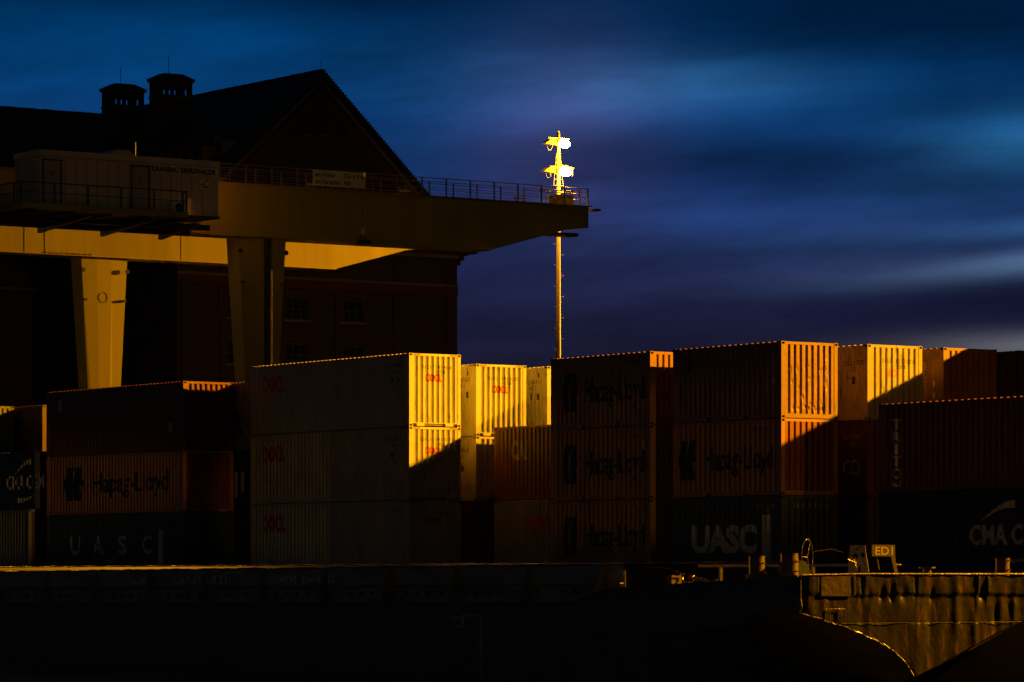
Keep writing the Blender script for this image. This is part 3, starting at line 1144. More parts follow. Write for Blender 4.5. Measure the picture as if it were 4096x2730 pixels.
# legs, tapering downwards
for s0 in (-183, -199.4):
    for tcn, nm in ((109.9 if s0 > -190 else 109.2, 'leg'), (84.2, 'leg')):
        m = MB()
        zt, zb = ZB - .06, GZ + .9
        wt, wb = 1.5, .5
        dt_, db = 1.25, .9
        vs = []
        for z, hw, dp in ((zt, wt, dt_), (zb, wb, db)):
            x0, x1 = ss(s0 - .12), ss(s0 - .12 - dp)
            # shallow fold along the front plate
            vs += [(x0 - .0, tt(tcn) - hw, z + CZ), (x0 + .03, tt(tcn) - hw * .33, z + CZ), (x0 + .03, tt(tcn) + hw * .33, z + CZ), (x0, tt(tcn) + hw, z + CZ), (x1, tt(tcn) + hw, z + CZ), (x1, tt(tcn) - hw, z + CZ)]
        m.add(vs, [(0, 1, 7, 6), (1, 2, 8, 7), (2, 3, 9, 8), (3, 4, 10, 9), (4, 5, 11, 10), (5, 0, 6, 11), (0, 1, 2, 3, 4, 5), (6, 7, 8, 9, 10, 11)], cranepaint)
        lg = m.build('leg', crane)
        m = MB()
        x = ss(s0)
        for sg in (-1, 1):                                      # lifting lugs
            m.tube((x - .02, tt(tcn) + sg * 1.44, zt + CZ - .75), (x + .05, tt(tcn) + sg * 1.44, zt + CZ - .75), .13, n=12, m=steel)
            m.box(x - .1, x + .02, tt(tcn) + sg * 1.28 - .12, tt(tcn) + sg * 1.28 + .12, zt + CZ - 2.5, zt + CZ - 2.38, steel)
        m.build('lifting_lug', lg)
        m = MB()
        if s0 < -190:                                            # bolted manhole ring
            n = 20
            for k in range(n):
                a0, a1 = 2 * math.pi * k / n, 2 * math.pi * (k + 1) / n
                m.tube((x + -.085, tt(tcn) - .1 + .28 * math.cos(a0), 16.2 + .3 * math.sin(a0) + CZ), (x - .085, tt(tcn) - .1 + .28 * math.cos(a1), 16.2 + .3 * math.sin(a1) + CZ), .010, n=5, m=steel)
            m.build('manhole_cover', lg)
        else:
            # caged cable ladder up the front leg
            y0 = tt(tcn) + .12
            for dy in (0, .34):
                m.tube((x + .12, y0 + dy, 1.2), (x + .12, y0 + dy, 18.2), .03, n=6, m=steel)
            for k in range(55):
                m.tube((x + .12, y0, 1.3 + k * .31), (x + .12, y0 + .34, 1.3 + k * .31), .014, n=5, m=steel)
            m.box(x - .08, x - .05, y0 - .02, y0 + .36, 1.2, 18.2, steel)
            m.build('ladder', lg)
    m = MB()
    for tcn in (109.9, 84.2):
        m.box(ss(s0 - 1.2), ss(s0 - .1), tt(tcn) - 1.6, tt(tcn) + 1.6, .25, .9, cranepaint)
        for dy in (-1.1, 1.1):
            m.tube((ss(s0 - .9), tt(tcn) + dy, .30), (ss(s0 - .4), tt(tcn) + dy, .30), .29, n=16, m=steel)
    m.build('wheel_bogie', crane)
m = MB()                                                          # sill beams joining the legs at the foot
for tcn in (109.9, 84.2):
    m.box(ss(-198.5), ss(-184.2), tt(tcn) - .4, tt(tcn) + .4, .35, 1.1, cranepaint)
m.build('sill_beam', crane)


def railing(name, pts, posts, zr=(.98, .66, .33), r_=.026, mt=None):
    m = MB()
    for p, q in zip(pts[:-1], pts[1:]):
        p, q = Vector(p), Vector(q)
        for k, dz in enumerate(zr):
            m.tube(p + Vector((0, 0, dz)), q + Vector((0, 0, dz)), r_ if k == 0 else r_ * .65, n=6, m=mt or steel)
    for p in posts:
        m.box(p[0] - .03, p[0] + .03, p[1] - .035, p[1] + .035, p[2], p[2] + zr[0], mt or steel)
    return m.build(name, crane)


railm = mat('railing_steel', (.28, .25, .20), .35, metal=.6)
zd = ZT + CZ + .07
ys = [tt(131.45) - 1.62 * k for k in range(17)]
railing('railing', [(.08, tt(105.0), zd), (.08, tt(131.5), zd), (-1.62, tt(131.5), zd)], [(.08, y, zd) for y in ys] + [(-.8, tt(131.5), zd)], mt=railm)
railing('railing', [(-1.62, tt(105.0), zd), (-1.62, tt(131.5), zd)], [(-1.62, y, zd) for y in ys], mt=railm)
# deck lamps: short tube lights on brackets
for tq in (107.4, 113.2, 119.2, 127.0):
    m = MB()
    m.tube((-.9, tt(tq), zd + .28), (-.9, tt(tq) + .78, zd + .28), .06, n=8, m=galv)
    for dy in (.08, .7):
        m.box(-.92, -.88, tt(tq) + dy - .02, tt(tq) + dy + .02, zd, zd + .26, steel)
    m.build('tube_lamp', crane)
m = MB()                                                          # cabinet and winch bars at the boom end
m.box(-1.3, -.5, tt(129.7), tt(130.9), zd, zd + .62, cranepaint)
m.build('cabinet', crane)
m = MB()
for z in (.70, .82):
    m.box(-.75, -.65, tt(128.6), tt(131.0), zd + z, zd + z + .05, galv)
m.build('bar', crane)
m = MB()
m.box(-.2, .45, tt(131.7), tt(132.1), ZT + CZ - .22, ZT + CZ - .10, steel)
m.build('buffer', crane)
m = MB()
m.box(-.9, -.3, tt(131.7), tt(132.3), ZT + CZ - .12, ZT + CZ - .04, steel)
m.build('buffer', crane)
m = MB()
m.box(-1.2, -.2, tt(129.3), tt(131.0), 19.62 + CZ, 19.80 + CZ, steel)
m.build('cross_plate', crane)
# load sign on the railing
m = MB()
y0, y1 = tt(112.95), tt(116.35)
z0, z1 = zd + .12, zd + .98
m.box(.16, .19, y0, y1, z0, z1, signw)
for s_, u, v, wd in (('am Haken', .13, .50, 1.28), ('75t x 9 m', 1.98, .50, 1.36), ('am Spreader', .13, .12, 1.62), ('40t', 1.98, .12, .46)):
    vs, fs = text_shape(s_, .26, wd, bold=.016)
    m.add([(.194, y0 + u + x, z0 + v + y) for x, y in vs], fs, ink_navy)
m.build('load_sign', crane)
m = MB()                                                          # hanging rod with a small plate and bulkhead lamp
yr = tt(116.2)
m.tube((.24, yr, zd - .25), (.24, yr, zd + 1.05), .022, n=6, m=galv)
m.tube((.2, yr - .05, ZT + CZ - 2.1), (.2, yr - .05, zd - .2), .014, n=6, m=steel)
m.build('rod', crane)
m = MB()
m.box(.12, .20, yr - .12, yr + .10, 19.05 + CZ - .1, 19.35 + CZ, signw)
m.box(.12, .40, yr - .42, yr + .38, 18.44 + CZ, 18.66 + CZ, steel)
m.tube((.2, yr - .3, 18.66 + CZ), (.2, yr - .1, 19.0 + CZ), .02, n=6, m=steel)
m.tube((.2, yr + .26, 18.66 + CZ), (.2, yr + .06, 19.0 + CZ), .02, n=6, m=steel)
m.build('hanging_lamp', crane)

# machinery house
HT, HB = 21.95, 19.05
h0, h1 = tt(94.25), tt(104.75)
x0, x1 = ss(-181.75), ss(-179)
m = MB()
m.box(x0, x1, h0, h1, HB + CZ, HT - .30 + CZ, cabin)
nrib = int((h1 - h0) / .62)
for k in range(nrib * 2):
    y = h0 + .18 + k * .31
    if k % 2 == 0:
        m.box(x1, x1 + .022, y, y + .06, HB + CZ + .05, HT - .42 + CZ, cabin_b)
for k in range(6):
    x = x0 + .2 + k * .42
    m.box(x, x + .06, h0 - .022, h0, HB + CZ + .05, HT - .42 + CZ, cabin_b)
m.box(x0 - .04, x1 + .06, h0 - .06, h1 + .06, HT - .298 + CZ, HT + CZ, cabin)
m.box(x0 - .02, x1 + .045, h0 - .045, h1 + .045, HT - .36 + CZ, HT - .30 + CZ, cabin_b)
m.box(x0 - .06, x1 + .06, h0 - .06, h1 + .10, HB - .10 + CZ, HB - .002 + CZ, steel)
house = m.build('machinery_house', crane)
for y0d, wd in ((h0 + .22, .92), (h0 + 5.35, .92)):
    m = MB()
    m.box(x1 + .024, x1 + .05, y0d, y0d + wd, HB + CZ + .18, HT - .62 + CZ, cabin_b)
    m.box(x1 + .024, x1 + .075, y0d - .09, y0d - .03, HB + CZ + .1, HT - .54 + CZ, steel)
    m.box(x1 + .024, x1 + .075, y0d + wd + .03, y0d + wd + .09, HB + CZ + .1, HT - .54 + CZ, steel)
    m.box(x1 + .024, x1 + .09, y0d - .12, y0d + wd + .12, HT - .54 + CZ, HT - .47 + CZ, steel)
    m.box(x1 + .05, x1 + .10, y0d + .1, y0d + .2, HB + CZ + 1.15, HB + CZ + 1.19, galv)
    cy = y0d + wd / 2 - .12
    m.box(x1 + .052, x1 + .058, cy, cy + .26, HB + CZ + 1.60, HB + CZ + 1.86, ink_yellow)
    m.box(x1 + .052, x1 + .058, cy, cy + .26, HB + CZ + 1.36, HB + CZ + 1.56, ink_yellow)
    vs, fs = tri_sign(0, 0, .2, ink_dark)[0]
    m.add([(x1 + .061, cy + .05 + x, HB + CZ + 1.63 + y) for x, y in vs], fs, ink_dark)
    m.box(x1 + .06, x1 + .062, cy + .115, cy + .145, HB + CZ + 1.68, HB + CZ + 1.76, ink_dark)
    m.build('door', house)
m = MB()                                                          # builder's plate
ya, yb = h0 + 6.42, h1 - .12
zc = HT - .36 - .40 + CZ
m.box(x1 + .024, x1 + .04, ya, yb, zc - .03, zc + .37, signw)
vs, fs = text_shape('KRANBAU EBERSWALDE', .27, yb - ya - .12, bold=.04)
m.add([(x1 + .044, ya + .06 + x, zc + .035 + y) for x, y in vs], fs, ink_navy)
m.build('name_sign', house)
m = MB()
ya = h1 - 1.12
m.box(x1 + .024, x1 + .04, ya, ya + .60, zc - .76, zc - .20, signw)
dz0 = zc - .76
for pl, mm_ in (([(.03, .22), (.30, .22), (.30, .29), (.14, .29), (.52, .50), (.50, .56), (.03, .26)], ink_red), ([(.20, .09), (.52, .09), (.52, .17), (.20, .17)], ink_dark)):
    m.add([(x1 + .044, ya + a, dz0 + c) for a, c in pl], [tuple(range(len(pl)))], mm_)
m.build('emblem_sign', house)
m = MB()                                                          # white vertical duct
m.box(x1 + .024, x1 + .12, h0 + 8.02, h0 + 8.14, HB + CZ + .15, zc - .05, signw)
m.build('duct', house)
m = MB()                                                          # air conditioner
ya = h0 + 7.55
m.box(x1 + .05, x1 + .38, ya, ya + .82, HB + CZ + .02, HB + CZ + .60, signw)
n = 18
for k in range(n):
    a0, a1 = 2 * math.pi * k / n, 2 * math.pi * (k + 1) / n
    m.tube((x1 + .39, ya + .38 + .24 * math.cos(a0), HB + CZ + .31 + .24 * math.sin(a0)), (x1 + .39, ya + .38 + .24 * math.cos(a1), HB + CZ + .31 + .24 * math.sin(a1)), .014, n=5, m=galv)
m.tube((x1 + .381, ya + .38, HB + CZ + .31), (x1 + .385, ya + .38, HB + CZ + .31), .23, n=20, m=ink_dark)
m.tube((x1 + .385, ya + .38, HB + CZ + .31), (x1 + .41, ya + .38, HB + CZ + .31), .05, n=12, m=galv)
m.build('air_conditioner', house)
m = MB()                                                          # roof ventilator hood and whip aerial
zr = HT + CZ
m.prism_x([(h0 + 4.35, zr + .08), (h0 + 4.70, zr + .34), (h0 + 5.55, zr + .34), (h0 + 5.85, zr + .10), (h0 + 5.5, zr + .002), (h0 + 4.6, zr + .002)], x0 + .9, x1 - .6, galv)
m.build('ventilator', house)
m = MB()
m.tube((x1 - .15, h0 + 5.62, zr), (x1 - .15, h0 + 5.62, zr + .72), .035, n=8, m=galv)
m.build('aerial', house)
# service platform before the house
PZ = 18.92 + CZ
px1 = ss(-177.3)
pa, pb = tt(92.3), tt(101.9)
m = MB()
m.box(x0, px1, pa, pb, PZ - .16, PZ, steel)
m.box(px1, px1 + .06, pa, pb + .06, PZ - .22, PZ + .10, cranepaint)
m.box(x0, px1, pa - .06, pa, PZ - .22, PZ + .10, cranepaint)
m.build('platform', crane)
m = MB()
for tq, ln in ((96.2, 1.0), (99.9, 1.0), (103.4, .5)):
    y = tt(tq)
    xw = ss(-183)
    m.prism_y([(xw, PZ - .25), (px1 - .1 if tq < 102 else x1, PZ - .25), (px1 - .1 if tq < 102 else x1, PZ - .42), (xw, PZ - .85)], y, y + .22, steel)
m.box(ss(-182.6), ss(-182.2), tt(88), tt(104.9), PZ - .62, PZ - .30, steel)
m.box(ss(-180.4), ss(-180.1), tt(90.5), tt(104.9), PZ - .50, PZ - .22, steel)
for k in range(5):
    m.box(ss(-182.6), px1, tt(93 + k * 2.2), tt(93 + k * 2.2) + .12, PZ - .34, PZ - .17, steel)
m.path([(ss(-179), tt(88), PZ - .9), (ss(-179), tt(93.6), PZ - .86), (ss(-179.4), tt(94.2), PZ - .7)], .035, n=6, m=galv)
m.build('bracket', crane)
ys2 = [pb - .05 - k * 1.92 for k in range(6)]
railing('railing', [(x0, pa, PZ + .1), (px1 + .02, pa, PZ + .1), (px1 + .02, pb, PZ + .1), (px1 - .55, pb, PZ + .1)],
        [(px1 + .02, y, PZ + .05) for y in ys2] + [(px1 - .8, pa, PZ + .05), (px1 - .45, pb, PZ + .05)], zr=(1.05, .55), r_=.034)
# stair at the far left end of the house
m = MB()
for k in range(10):
    z = PZ - .1 + k * .26
    m.box(ss(-182), ss(-181), tt(92.6) - .25 * k * .8, tt(92.6) - .25 * k * .8 + .26, z, z + .04, steel)
for x in (ss(-182), ss(-181)):
    m.tube((x, tt(92.8), PZ), (x, tt(90.4), PZ + 2.5), .05, n=6, m=steel)
    m.tube((x, tt(92.8), PZ + 1), (x, tt(90.4), PZ + 3.4), .03, n=6, m=steel)
    m.tube((x, tt(91.6), PZ + 1.0), (x, tt(91.6), PZ + 3.2), .03, n=6, m=steel)
m.box(ss(-182.4), ss(-180.8), tt(84), tt(90.4), PZ + 2.4, PZ + 2.5, steel)
m.build('stair', crane)

# ------------------------------------------------------------------ brick warehouse
B = thing('brick_warehouse', -233.9, 145.1, GZ, 'large dark brick warehouse with a steep gable, tiled roofs and two ventilation towers', 'warehouse')
ZR, ZE, HWD = 35.3 - GZ, 23.5 - GZ, 11.5
SL = (ZR - ZE) / 12.7
EV = ZR - HWD * SL
WS = -31.6          # ridge line of the cross wing, in s from the gable
wx0, wx1 = WS - HWD, WS + HWD


def roofz(y):
    return ZR - abs(y) * SL


m = MB()
gable = [(-HWD, 0), (HWD, 0), (HWD, EV), (0, ZR - .05), (-HWD, EV)]
m.prism_x(gable, 0, WS, brick)
m.prism_y([(wx0, 0), (wx1, 0), (wx1, EV), (WS, ZR - .05), (wx0, EV)], -110, -HWD + .003, brick)
m.build('wall', B)
m = MB()                                                          # raking brick bands, verge stones, cornices, pilasters
for sg in (-1, 1):
    m.prism_x([(sg * 0, ZR - .35), (sg * HWD, ZR - .35 - HWD * SL), (sg * HWD, ZR - .62 - HWD * SL), (0, ZR - .62)], .002, .16, stone)
    m.prism_x([(sg * 0, ZR - 1.05), (sg * (HWD - .2), ZR - 1.05 - (HWD - .2) * SL), (sg * (HWD - .2), ZR - 1.95 - (HWD - .2) * SL), (0, ZR - 1.95)], .002, .07, brickred)
m.box(.002, .16, -HWD, HWD, 20.85 - GZ, 21.05 - GZ, stone)
m.box(.002, .09, -HWD, HWD, 20.25 - GZ, 20.84 - GZ, brickred)
m.box(.002, .20, -HWD, HWD, 22.9 - GZ, 23.15 - GZ, stone)
for y in (-HWD + .3, -8.2, 1.2, 6.0, HWD - 1.0):
    m.box(.002, .14, y, y + .7, 0, 20.2 - GZ, brick)
    m.box(.002, .10, y, y + .7, 21.06 - GZ, 22.88 - GZ, brick)
m.box(wx1 - HWD * 0 + .002, wx1 + .15, -110, -HWD, 20.85 - GZ, 21.05 - GZ, stone)
m.build('cornice', B)
m = MB()                                                          # corbelled eaves returning at the gable foot
for k, (e, z0, z1) in enumerate(((.18, 22.45, 22.8), (.42, 22.80, 23.15), (.72, 23.15, 23.5), (.95, 23.5, 23.72))):
    m.box(WS, .16 + .1 * k, HWD + .002, HWD + e, z0 - GZ, z1 - GZ, brick)
    m.box(wx1, .16 + .1 * k, -HWD - e, -HWD - .002, z0 - GZ, z1 - GZ, brick)
m.build('eaves', B)
m = MB()                                                          # roofs
th = .22
for sg in (-1, 1):
    e = 12.9
    m.prism_x([(0, ZR), (sg * e, ZR - e * SL), (sg * e, ZR - e * SL + th), (0, ZR + th)], .35, WS if sg > 0 else WS, tile)
m.prism_y([(WS, ZR), (WS + 12.9, ZR - 12.9 * SL), (WS + 12.9, ZR - 12.9 * SL + th), (WS, ZR + th)], -110, -.3, tile)
m.prism_y([(WS, ZR), (WS - 12.9, ZR - 12.9 * SL), (WS - 12.9, ZR - 12.9 * SL + th), (WS, ZR + th)], -110, 12, tile)
rnd = random.Random(5)
x = .35
while x > WS:                                                     # ridge caps
    m.box(x - .36, x, -.16, .16, ZR + th - .06, ZR + th + .07 + rnd.uniform(-.01, .02), tile)
    x -= .38
y = -.2
while y > -110:
    m.box(WS - .16, WS + .16, y - .36, y, ZR + th - .06, ZR + th + .07 + rnd.uniform(-.01, .02), tile)
    y -= .38
for k in range(68):                                               # stepped verge tiles along the gable
    for sg in (-1, 1):
        y = k * .19
        z = ZR + th - y * SL
        m.box(.05, .42, sg * y, sg * (y + .20), z - .40, z + .0, tile)
m.tube((.1, 0, ZR + .2), (.1, 0, ZR + .95), .02, n=5, m=steel)
m.build('roof', B)


def window_y(y0, y1, z0, z1, nx, ny, lbl=None, x=.0, arch=True):
    """window in a wall that faces the quay axis; y runs along the wall"""
    m = MB()
    fr = .07
    m.box(x + .004, x + .05, y0, y1, z0, z1, woodf)
    w_ = m.build('window', B)
    g = MB()
    for i in range(nx):
        for j in range(ny):
            a, c = y0 + fr + (y1 - y0 - fr) * i / nx, y0 + (y1 - y0 - fr) * (i + 1) / nx
            d_, e = z0 + fr + (z1 - z0 - fr) * j / ny, z0 + (z1 - z0 - fr) * (j + 1) / ny
            g.box(x + .051, x + .056, a, c, d_, e, glass)
    g.build('pane', w_)
    g = MB()
    g.box(x + .003, x + .22, y0 - .12, y1 + .12, z0 - .16, z0 - .003, stone)
    g.build('sill', w_)
    if arch:
        g = MB()
        pts = []
        n = 6
        for k in range(n + 1):
            a = k / n
            pts.append((y0 - .12 + (y1 - y0 + .24) * a, z1 + .02 + .16 * math.sin(math.pi * a)))
        poly = [(y1 + .12, z1 + .45), (y0 - .12, z1 + .45)] + pts
        g.prism_x(poly, x + .003, x + .10, brickred)
        g.build('lintel', w_)
    return w_


for yc in (-1.0, .45):
    window_y(yc - .28, yc + .28, 31.05 - GZ, 32.15 - GZ, 2, 3, arch=False)
for yc in (-4.6, -3.2):
    window_y(yc - .55, yc + .55, 25.4 - GZ, 27.4 - GZ, 2, 3, arch=False)
for yy in (-6.6, -2.4, 3.5, 8.35):
    for zz in (18.05, 14.85, 11.65, 8.4, 5.2):
        if yy > 5:
            continue
        yq = {-6.6: -6.6, -2.4: -1.92, 3.5: 2.65, 8.35: 8}[yy]
        window_y(yq - 1.0, yq + .98, zz - GZ, zz + 1.55 - GZ, 3, 2)
for k in range(7):                                                # cross-wing windows
    for zz in (18.05, 14.85, 11.65):
        yq = -HWD - 4.5 - k * 4.7
        m = MB()
        window_y(yq - 1, yq + 1, zz - GZ, zz + 1.55 - GZ, 3, 2, x=wx1)


def tower(xf, y0, y1, depth, zb, zt, name):
    m = MB()
    h = zt
    sl0, sl1 = zt - .95, zt - .42
    # body below the louvres, then piers with open slits so the sky shows through
    m.box(xf - depth, xf, y0, y1, zb, sl0, brick)
    m.box(xf - depth, xf, y0, y1, sl1, zt, brick)
    n = 5
    wy = y1 - y0
    a = y0 + wy * .10
    sp = wy * .66 / (n - 1) if n > 1 else 0
    edges = [y0]
    for k in range(n):
        c = a + .1 + k * sp
        edges += [c - .05, c + .05]
    edges.append(y1)
    for k in range(0, len(edges), 2):
        m.box(xf - .04, xf, edges[k], edges[k + 1], sl0, sl1, brick)
    m.box(xf - depth, xf - depth + .2, y0, y0 + .3, sl0, sl1, brick)
    m.box(xf - depth, xf - depth + .2, y1 - .25, y1, sl0, sl1, brick)
    m.box(xf - depth + .2, xf - .04, y0, y0 + .1, sl0, sl1, brick)
    m.box(xf - depth - .06, xf + .06, y0 - .06, y1 + .06, sl0 - .22, sl0 - .10, stone)
    m.box(xf - depth - .10, xf + .10, y0 - .12, y1 + .12, zt, zt + .12, stone)
    t_ = m.build('ventilation_tower', B)
    c = MB()
    x0_, x1_ = xf - depth - .15, xf + .15
    ya, yb = y0 - .15, y1 + .15
    z0 = zt + .122
    vs = [(x0_, ya, z0), (x1_, ya, z0), (x1_, yb, z0), (x0_, yb, z0), (x0_, ya, z0 + .12), (x1_, ya, z0 + .12), (x1_, yb, z0 + .12), (x0_, yb, z0 + .12),
          (x0_ + .5, ya + .75, z0 + .5), (x1_ - .5, ya + .75, z0 + .5), (x1_ - .5, yb - .75, z0 + .5), (x0_ + .5, yb - .75, z0 + .5)]
    c.add(vs, [(0, 1, 2, 3), (0, 1, 5, 4), (1, 2, 6, 5), (2, 3, 7, 6), (3, 0, 4, 7), (4, 5, 9, 8), (5, 6, 10, 9), (6, 7, 11, 10), (7, 4, 8, 11), (8, 9, 10, 11)], tile)
    c.build('cap', t_)
    c = MB()
    ym = (y0 + y1) / 2 - .2
    c.tube((xf - depth / 2, ym, z0 + .48), (xf - depth / 2, ym, z0 + 1.75), .022, n=6, m=steel)
    c.build('lightning_rod', t_)
    return t_


tower(-12.6, -5.7, -3.0, 1.5, 26 - GZ, 35.75 - GZ, 'a')
tower(-18.6, -6.3, -3.6, 1.5, 26 - GZ, 35.6 - GZ, 'b')
# shed dormer with four windows and a small gabled dormer on the left roof slope
m = MB()
yD = -7.4
zD = roofz(yD) + th
xa, xb = -3.6, -9.6
m.prism_y([(xa, zD), (xb, zD), (xb, zD + 1.55), (xa, zD + 1.55)], yD, yD + 1.2, plaster)
m.box(xb, xa, yD, yD + 2.4, zD + .2, zD + 1.5, plaster)
dm = m.build('dormer', B)
g = MB()
g.prism_x([(yD - .35, zD + 1.56), (yD + 3.2, zD + 2.35), (yD + 3.2, zD + 2.5), (yD - .35, zD + 1.72)], xb - .3, xa + .3, tile)
g.build('dormer_roof', dm)
for k in range(4):
    g = MB()
    xw = xa - .5 - k * 1.4
    g.box(xw - .8, xw, yD - .04, yD - .003, zD + .4, zD + 1.35, woodf)
    for i in range(2):
        for j in range(2):
            g.box(xw - .74 + i * .36, xw - .42 + i * .36, yD - .045, yD - .041, zD + .45 + j * .44, zD + .84 + j * .44, glass)
    g.build('window', dm)
m = MB()
yD, xd0, xd1 = -6.6, -.55 - 3.0, -.55 - 1.4
zD = roofz(yD) + th - .2
m.prism_y([(xd0, zD), (xd1, zD), (xd1, zD + 1.45), ((xd0 + xd1) / 2, zD + 2.15), (xd0, zD + 1.45)], yD, yD + 2.2, plaster)
dm = m.build('dormer', B)
g = MB()
for sg in (-1, 1):
    c = (xd0 + xd1) / 2
    g.prism_y([(c, zD + 2.16), (c + sg * 1.05, zD + 1.25), (c + sg * 1.05, zD + 1.38), (c, zD + 2.3)], yD - .25, yD + 2.6, tile)
g.build('dormer_roof', dm)
g = MB()
c = (xd0 + xd1) / 2
g.box(c - .36, c + .36, yD - .04, yD - .003, zD + .35, zD + 1.3, woodf)
for i in range(2):
    for j in range(2):
        g.box(c - .31 + i * .33, c - .02 + i * .33, yD - .045, yD - .041, zD + .40 + j * .45, zD + .80 + j * .45, glass)
g.build('window', dm)

# ------------------------------------------------------------------ cargo barge
T0 = 67.5
S_B = -84.05
barge = thing('cargo_barge', S_B, T0, WZ, 'long black cargo barge with a dented, half-lit bow and low hold sides', 'barge')
BZ = -WZ
BW = 8.21
curve = [(.12, -.93), (1.15, -1.19), (2.1, -1.46), (3.2, -1.89), (3.8, -2.32), (4.1, -2.72)]
right = [(5.0, -2.36), (6.2, -1.90), (7.2, -1.51), (8.21, -1.10)]
keel = -3.7
front = [(0, .12), (0, -.90)] + curve + right + [(BW, .30)]
rect = [(0, 0), (0, -.90), (0, -1.5), (0, -2.2), (0, -2.9), (0, -3.4), (.5, keel), (4.1, keel)] + [(6.0, keel), (7.8, keel), (BW, -3.2), (BW, -1.5)] + [(BW, 0)]


def topz(s):
    pts = [(-152, -.96), (-131, -.93), (-94.6, -.64), (-92.9, -.26), (-84.05, .12)]
    for (a, za), (c, zc_) in zip(pts[:-1], pts[1:]):
        if a <= s <= c:
            return za + (zc_ - za) * (s - a) / (c - a)
    return pts[-1][1]


hb = MB()
secs = [-152, -131, -110, -96, -94.6, -92.9, -91.5, -90, -88.5, -87, -86, -85.2, -84.6, S_B - .001]
vs = []
for s in secs:
    f = min(1, max(0, (s + 93) / 9)) ** 2.2
    zt = topz(s)
    for k, (fr_, re_) in enumerate(zip(front, rect)):
        y = fr_[0] * f + re_[0] * (1 - f)
        z = fr_[1] * f + re_[1] * (1 - f)
        if k in (0, len(front) - 1):
            z = zt
        vs.append((s - S_B, y, z + BZ))
n = len(front)
fs = []
for r_ in range(len(secs) - 1):
    for k in range(n - 1):
        fs.append((r_ * n + k, r_ * n + k + 1, (r_ + 1) * n + k + 1, (r_ + 1) * n + k))
fs.append(tuple(range(n)))
hb.add(vs, fs, hullm)
hb.build('hull', barge)
# decks: side decks and the bow deck
dk = MB()
for a, c in zip(secs[:-1], secs[1:]):
    za, zc_ = topz(a) + BZ - .01, topz(c) + BZ - .01
    if c <= -94.6:
        for y0, y1 in ((.02, .7), (BW - .7, BW - .02)):
            dk.add([(a - S_B, y0, za), (c - S_B, y0, zc_), (c - S_B, y1, zc_), (a - S_B, y1, za)], [(0, 1, 2, 3)], deckm)
    else:
        dk.add([(a - S_B, .02, za - .03), (c - S_B, .02, zc_ - .03), (c - S_B, BW - .02, zc_ - .03), (a - S_B, BW - .02, za - .03)], [(0, 1, 2, 3)], deckm)
dk.build('deck', barge)
rl = MB()                                                         # rubbing strake along the sheer
pts = [(-152, -1.0), (-94.8, -.70), (-92.9, -.30), (-84.05, .07)]
for (a, za), (c, zc_) in zip(pts[:-1], pts[1:]):
    rl.prism_y([(a - S_B, za + BZ), (c - S_B, zc_ + BZ), (c - S_B, zc_ + .05 + BZ), (a - S_B, za + .05 + BZ)], -.06, -.002, hullm)
rl.build('rubbing_strake', barge)
bl = MB()
bl.prism_y([(-94.6 - S_B, -.62 + BZ), (-92.9 - S_B, -.40 + BZ), (-84.1 - S_B, .0 + BZ), (-84.1 - S_B, -.43 + BZ), (-93.8 - S_B, -.60 + BZ)], -.014, -.002, blueband)
bl.build('blue_bulwark', barge)
wl = MB()                                                         # weld seams and a low wale on the side
wl.box(-152 - S_B, -93.5 - S_B, -.02, -.003, -3.02 + BZ, -2.98 + BZ, hullm)
wl.box(-152 - S_B, -90 - S_B, -.012, -.003, -2.2 + BZ, -2.17 + BZ, hullm)
for k in range(14):
    s = -99 - k * 4.2
    wl.box(s - S_B, s + .04 - S_B, -.011, -.003, -2.97 + BZ, -1.05 + BZ, hullm)
wl.build('hull_seam', barge)
# draught scale
sc_ = MB()
yy = -.006
for k in range(27):
    z = -1.05 - .072 * k
    wd_ = (.16, .09, .22, .12, .16, .28)[k % 6]
    off = (.0, .06, -.04, .05, .0, -.1)[k % 6]
    sc_.box(-99.6 + off - S_B, -99.6 + off + wd_ - S_B, yy, yy - .003, z + BZ, z - .035 + BZ, ink_white)
    if k % 6 in (2, 5):
        sc_.box(-99.5 - S_B, -99.38 - S_B, yy - .004, yy - .006, z + .02 + BZ, z - .12 + BZ, ink_white)
sc_.box(-101.2 - S_B, -100.55 - S_B, yy, yy - .003, -1.13 + BZ, -1.20 + BZ, ink_white)
sc_.box(-100.55 - S_B, -99.7 - S_B, yy, yy - .003, -1.06 + BZ, -1.13 + BZ, ink_white)
sc_.box(-100.6 - S_B, -100.42 - S_B, yy, yy - .003, -1.13 + BZ, -1.45 + BZ, ink_white)
sc_.box(-100.9 - S_B, -100.45 - S_B, yy, yy - .003, -1.40 + BZ, -1.48 + BZ, ink_white)
sc_.build('draught_marks', barge)

# hold coamings


def coam_z(s):
    return .31 + (s + 131) / (131 - 98) * .14 if s < -98 else .45


cm = MB()
rnd = random.Random(11)
cs = [-150 + .5 * k for k in range(115)]
cs = [s for s in cs if s <= -93.0]
tc0 = .62


def wob(s, k):
    return .018 * math.sin(s * 1.31 + k) + .012 * math.sin(s * 3.7 + k * 2.1)


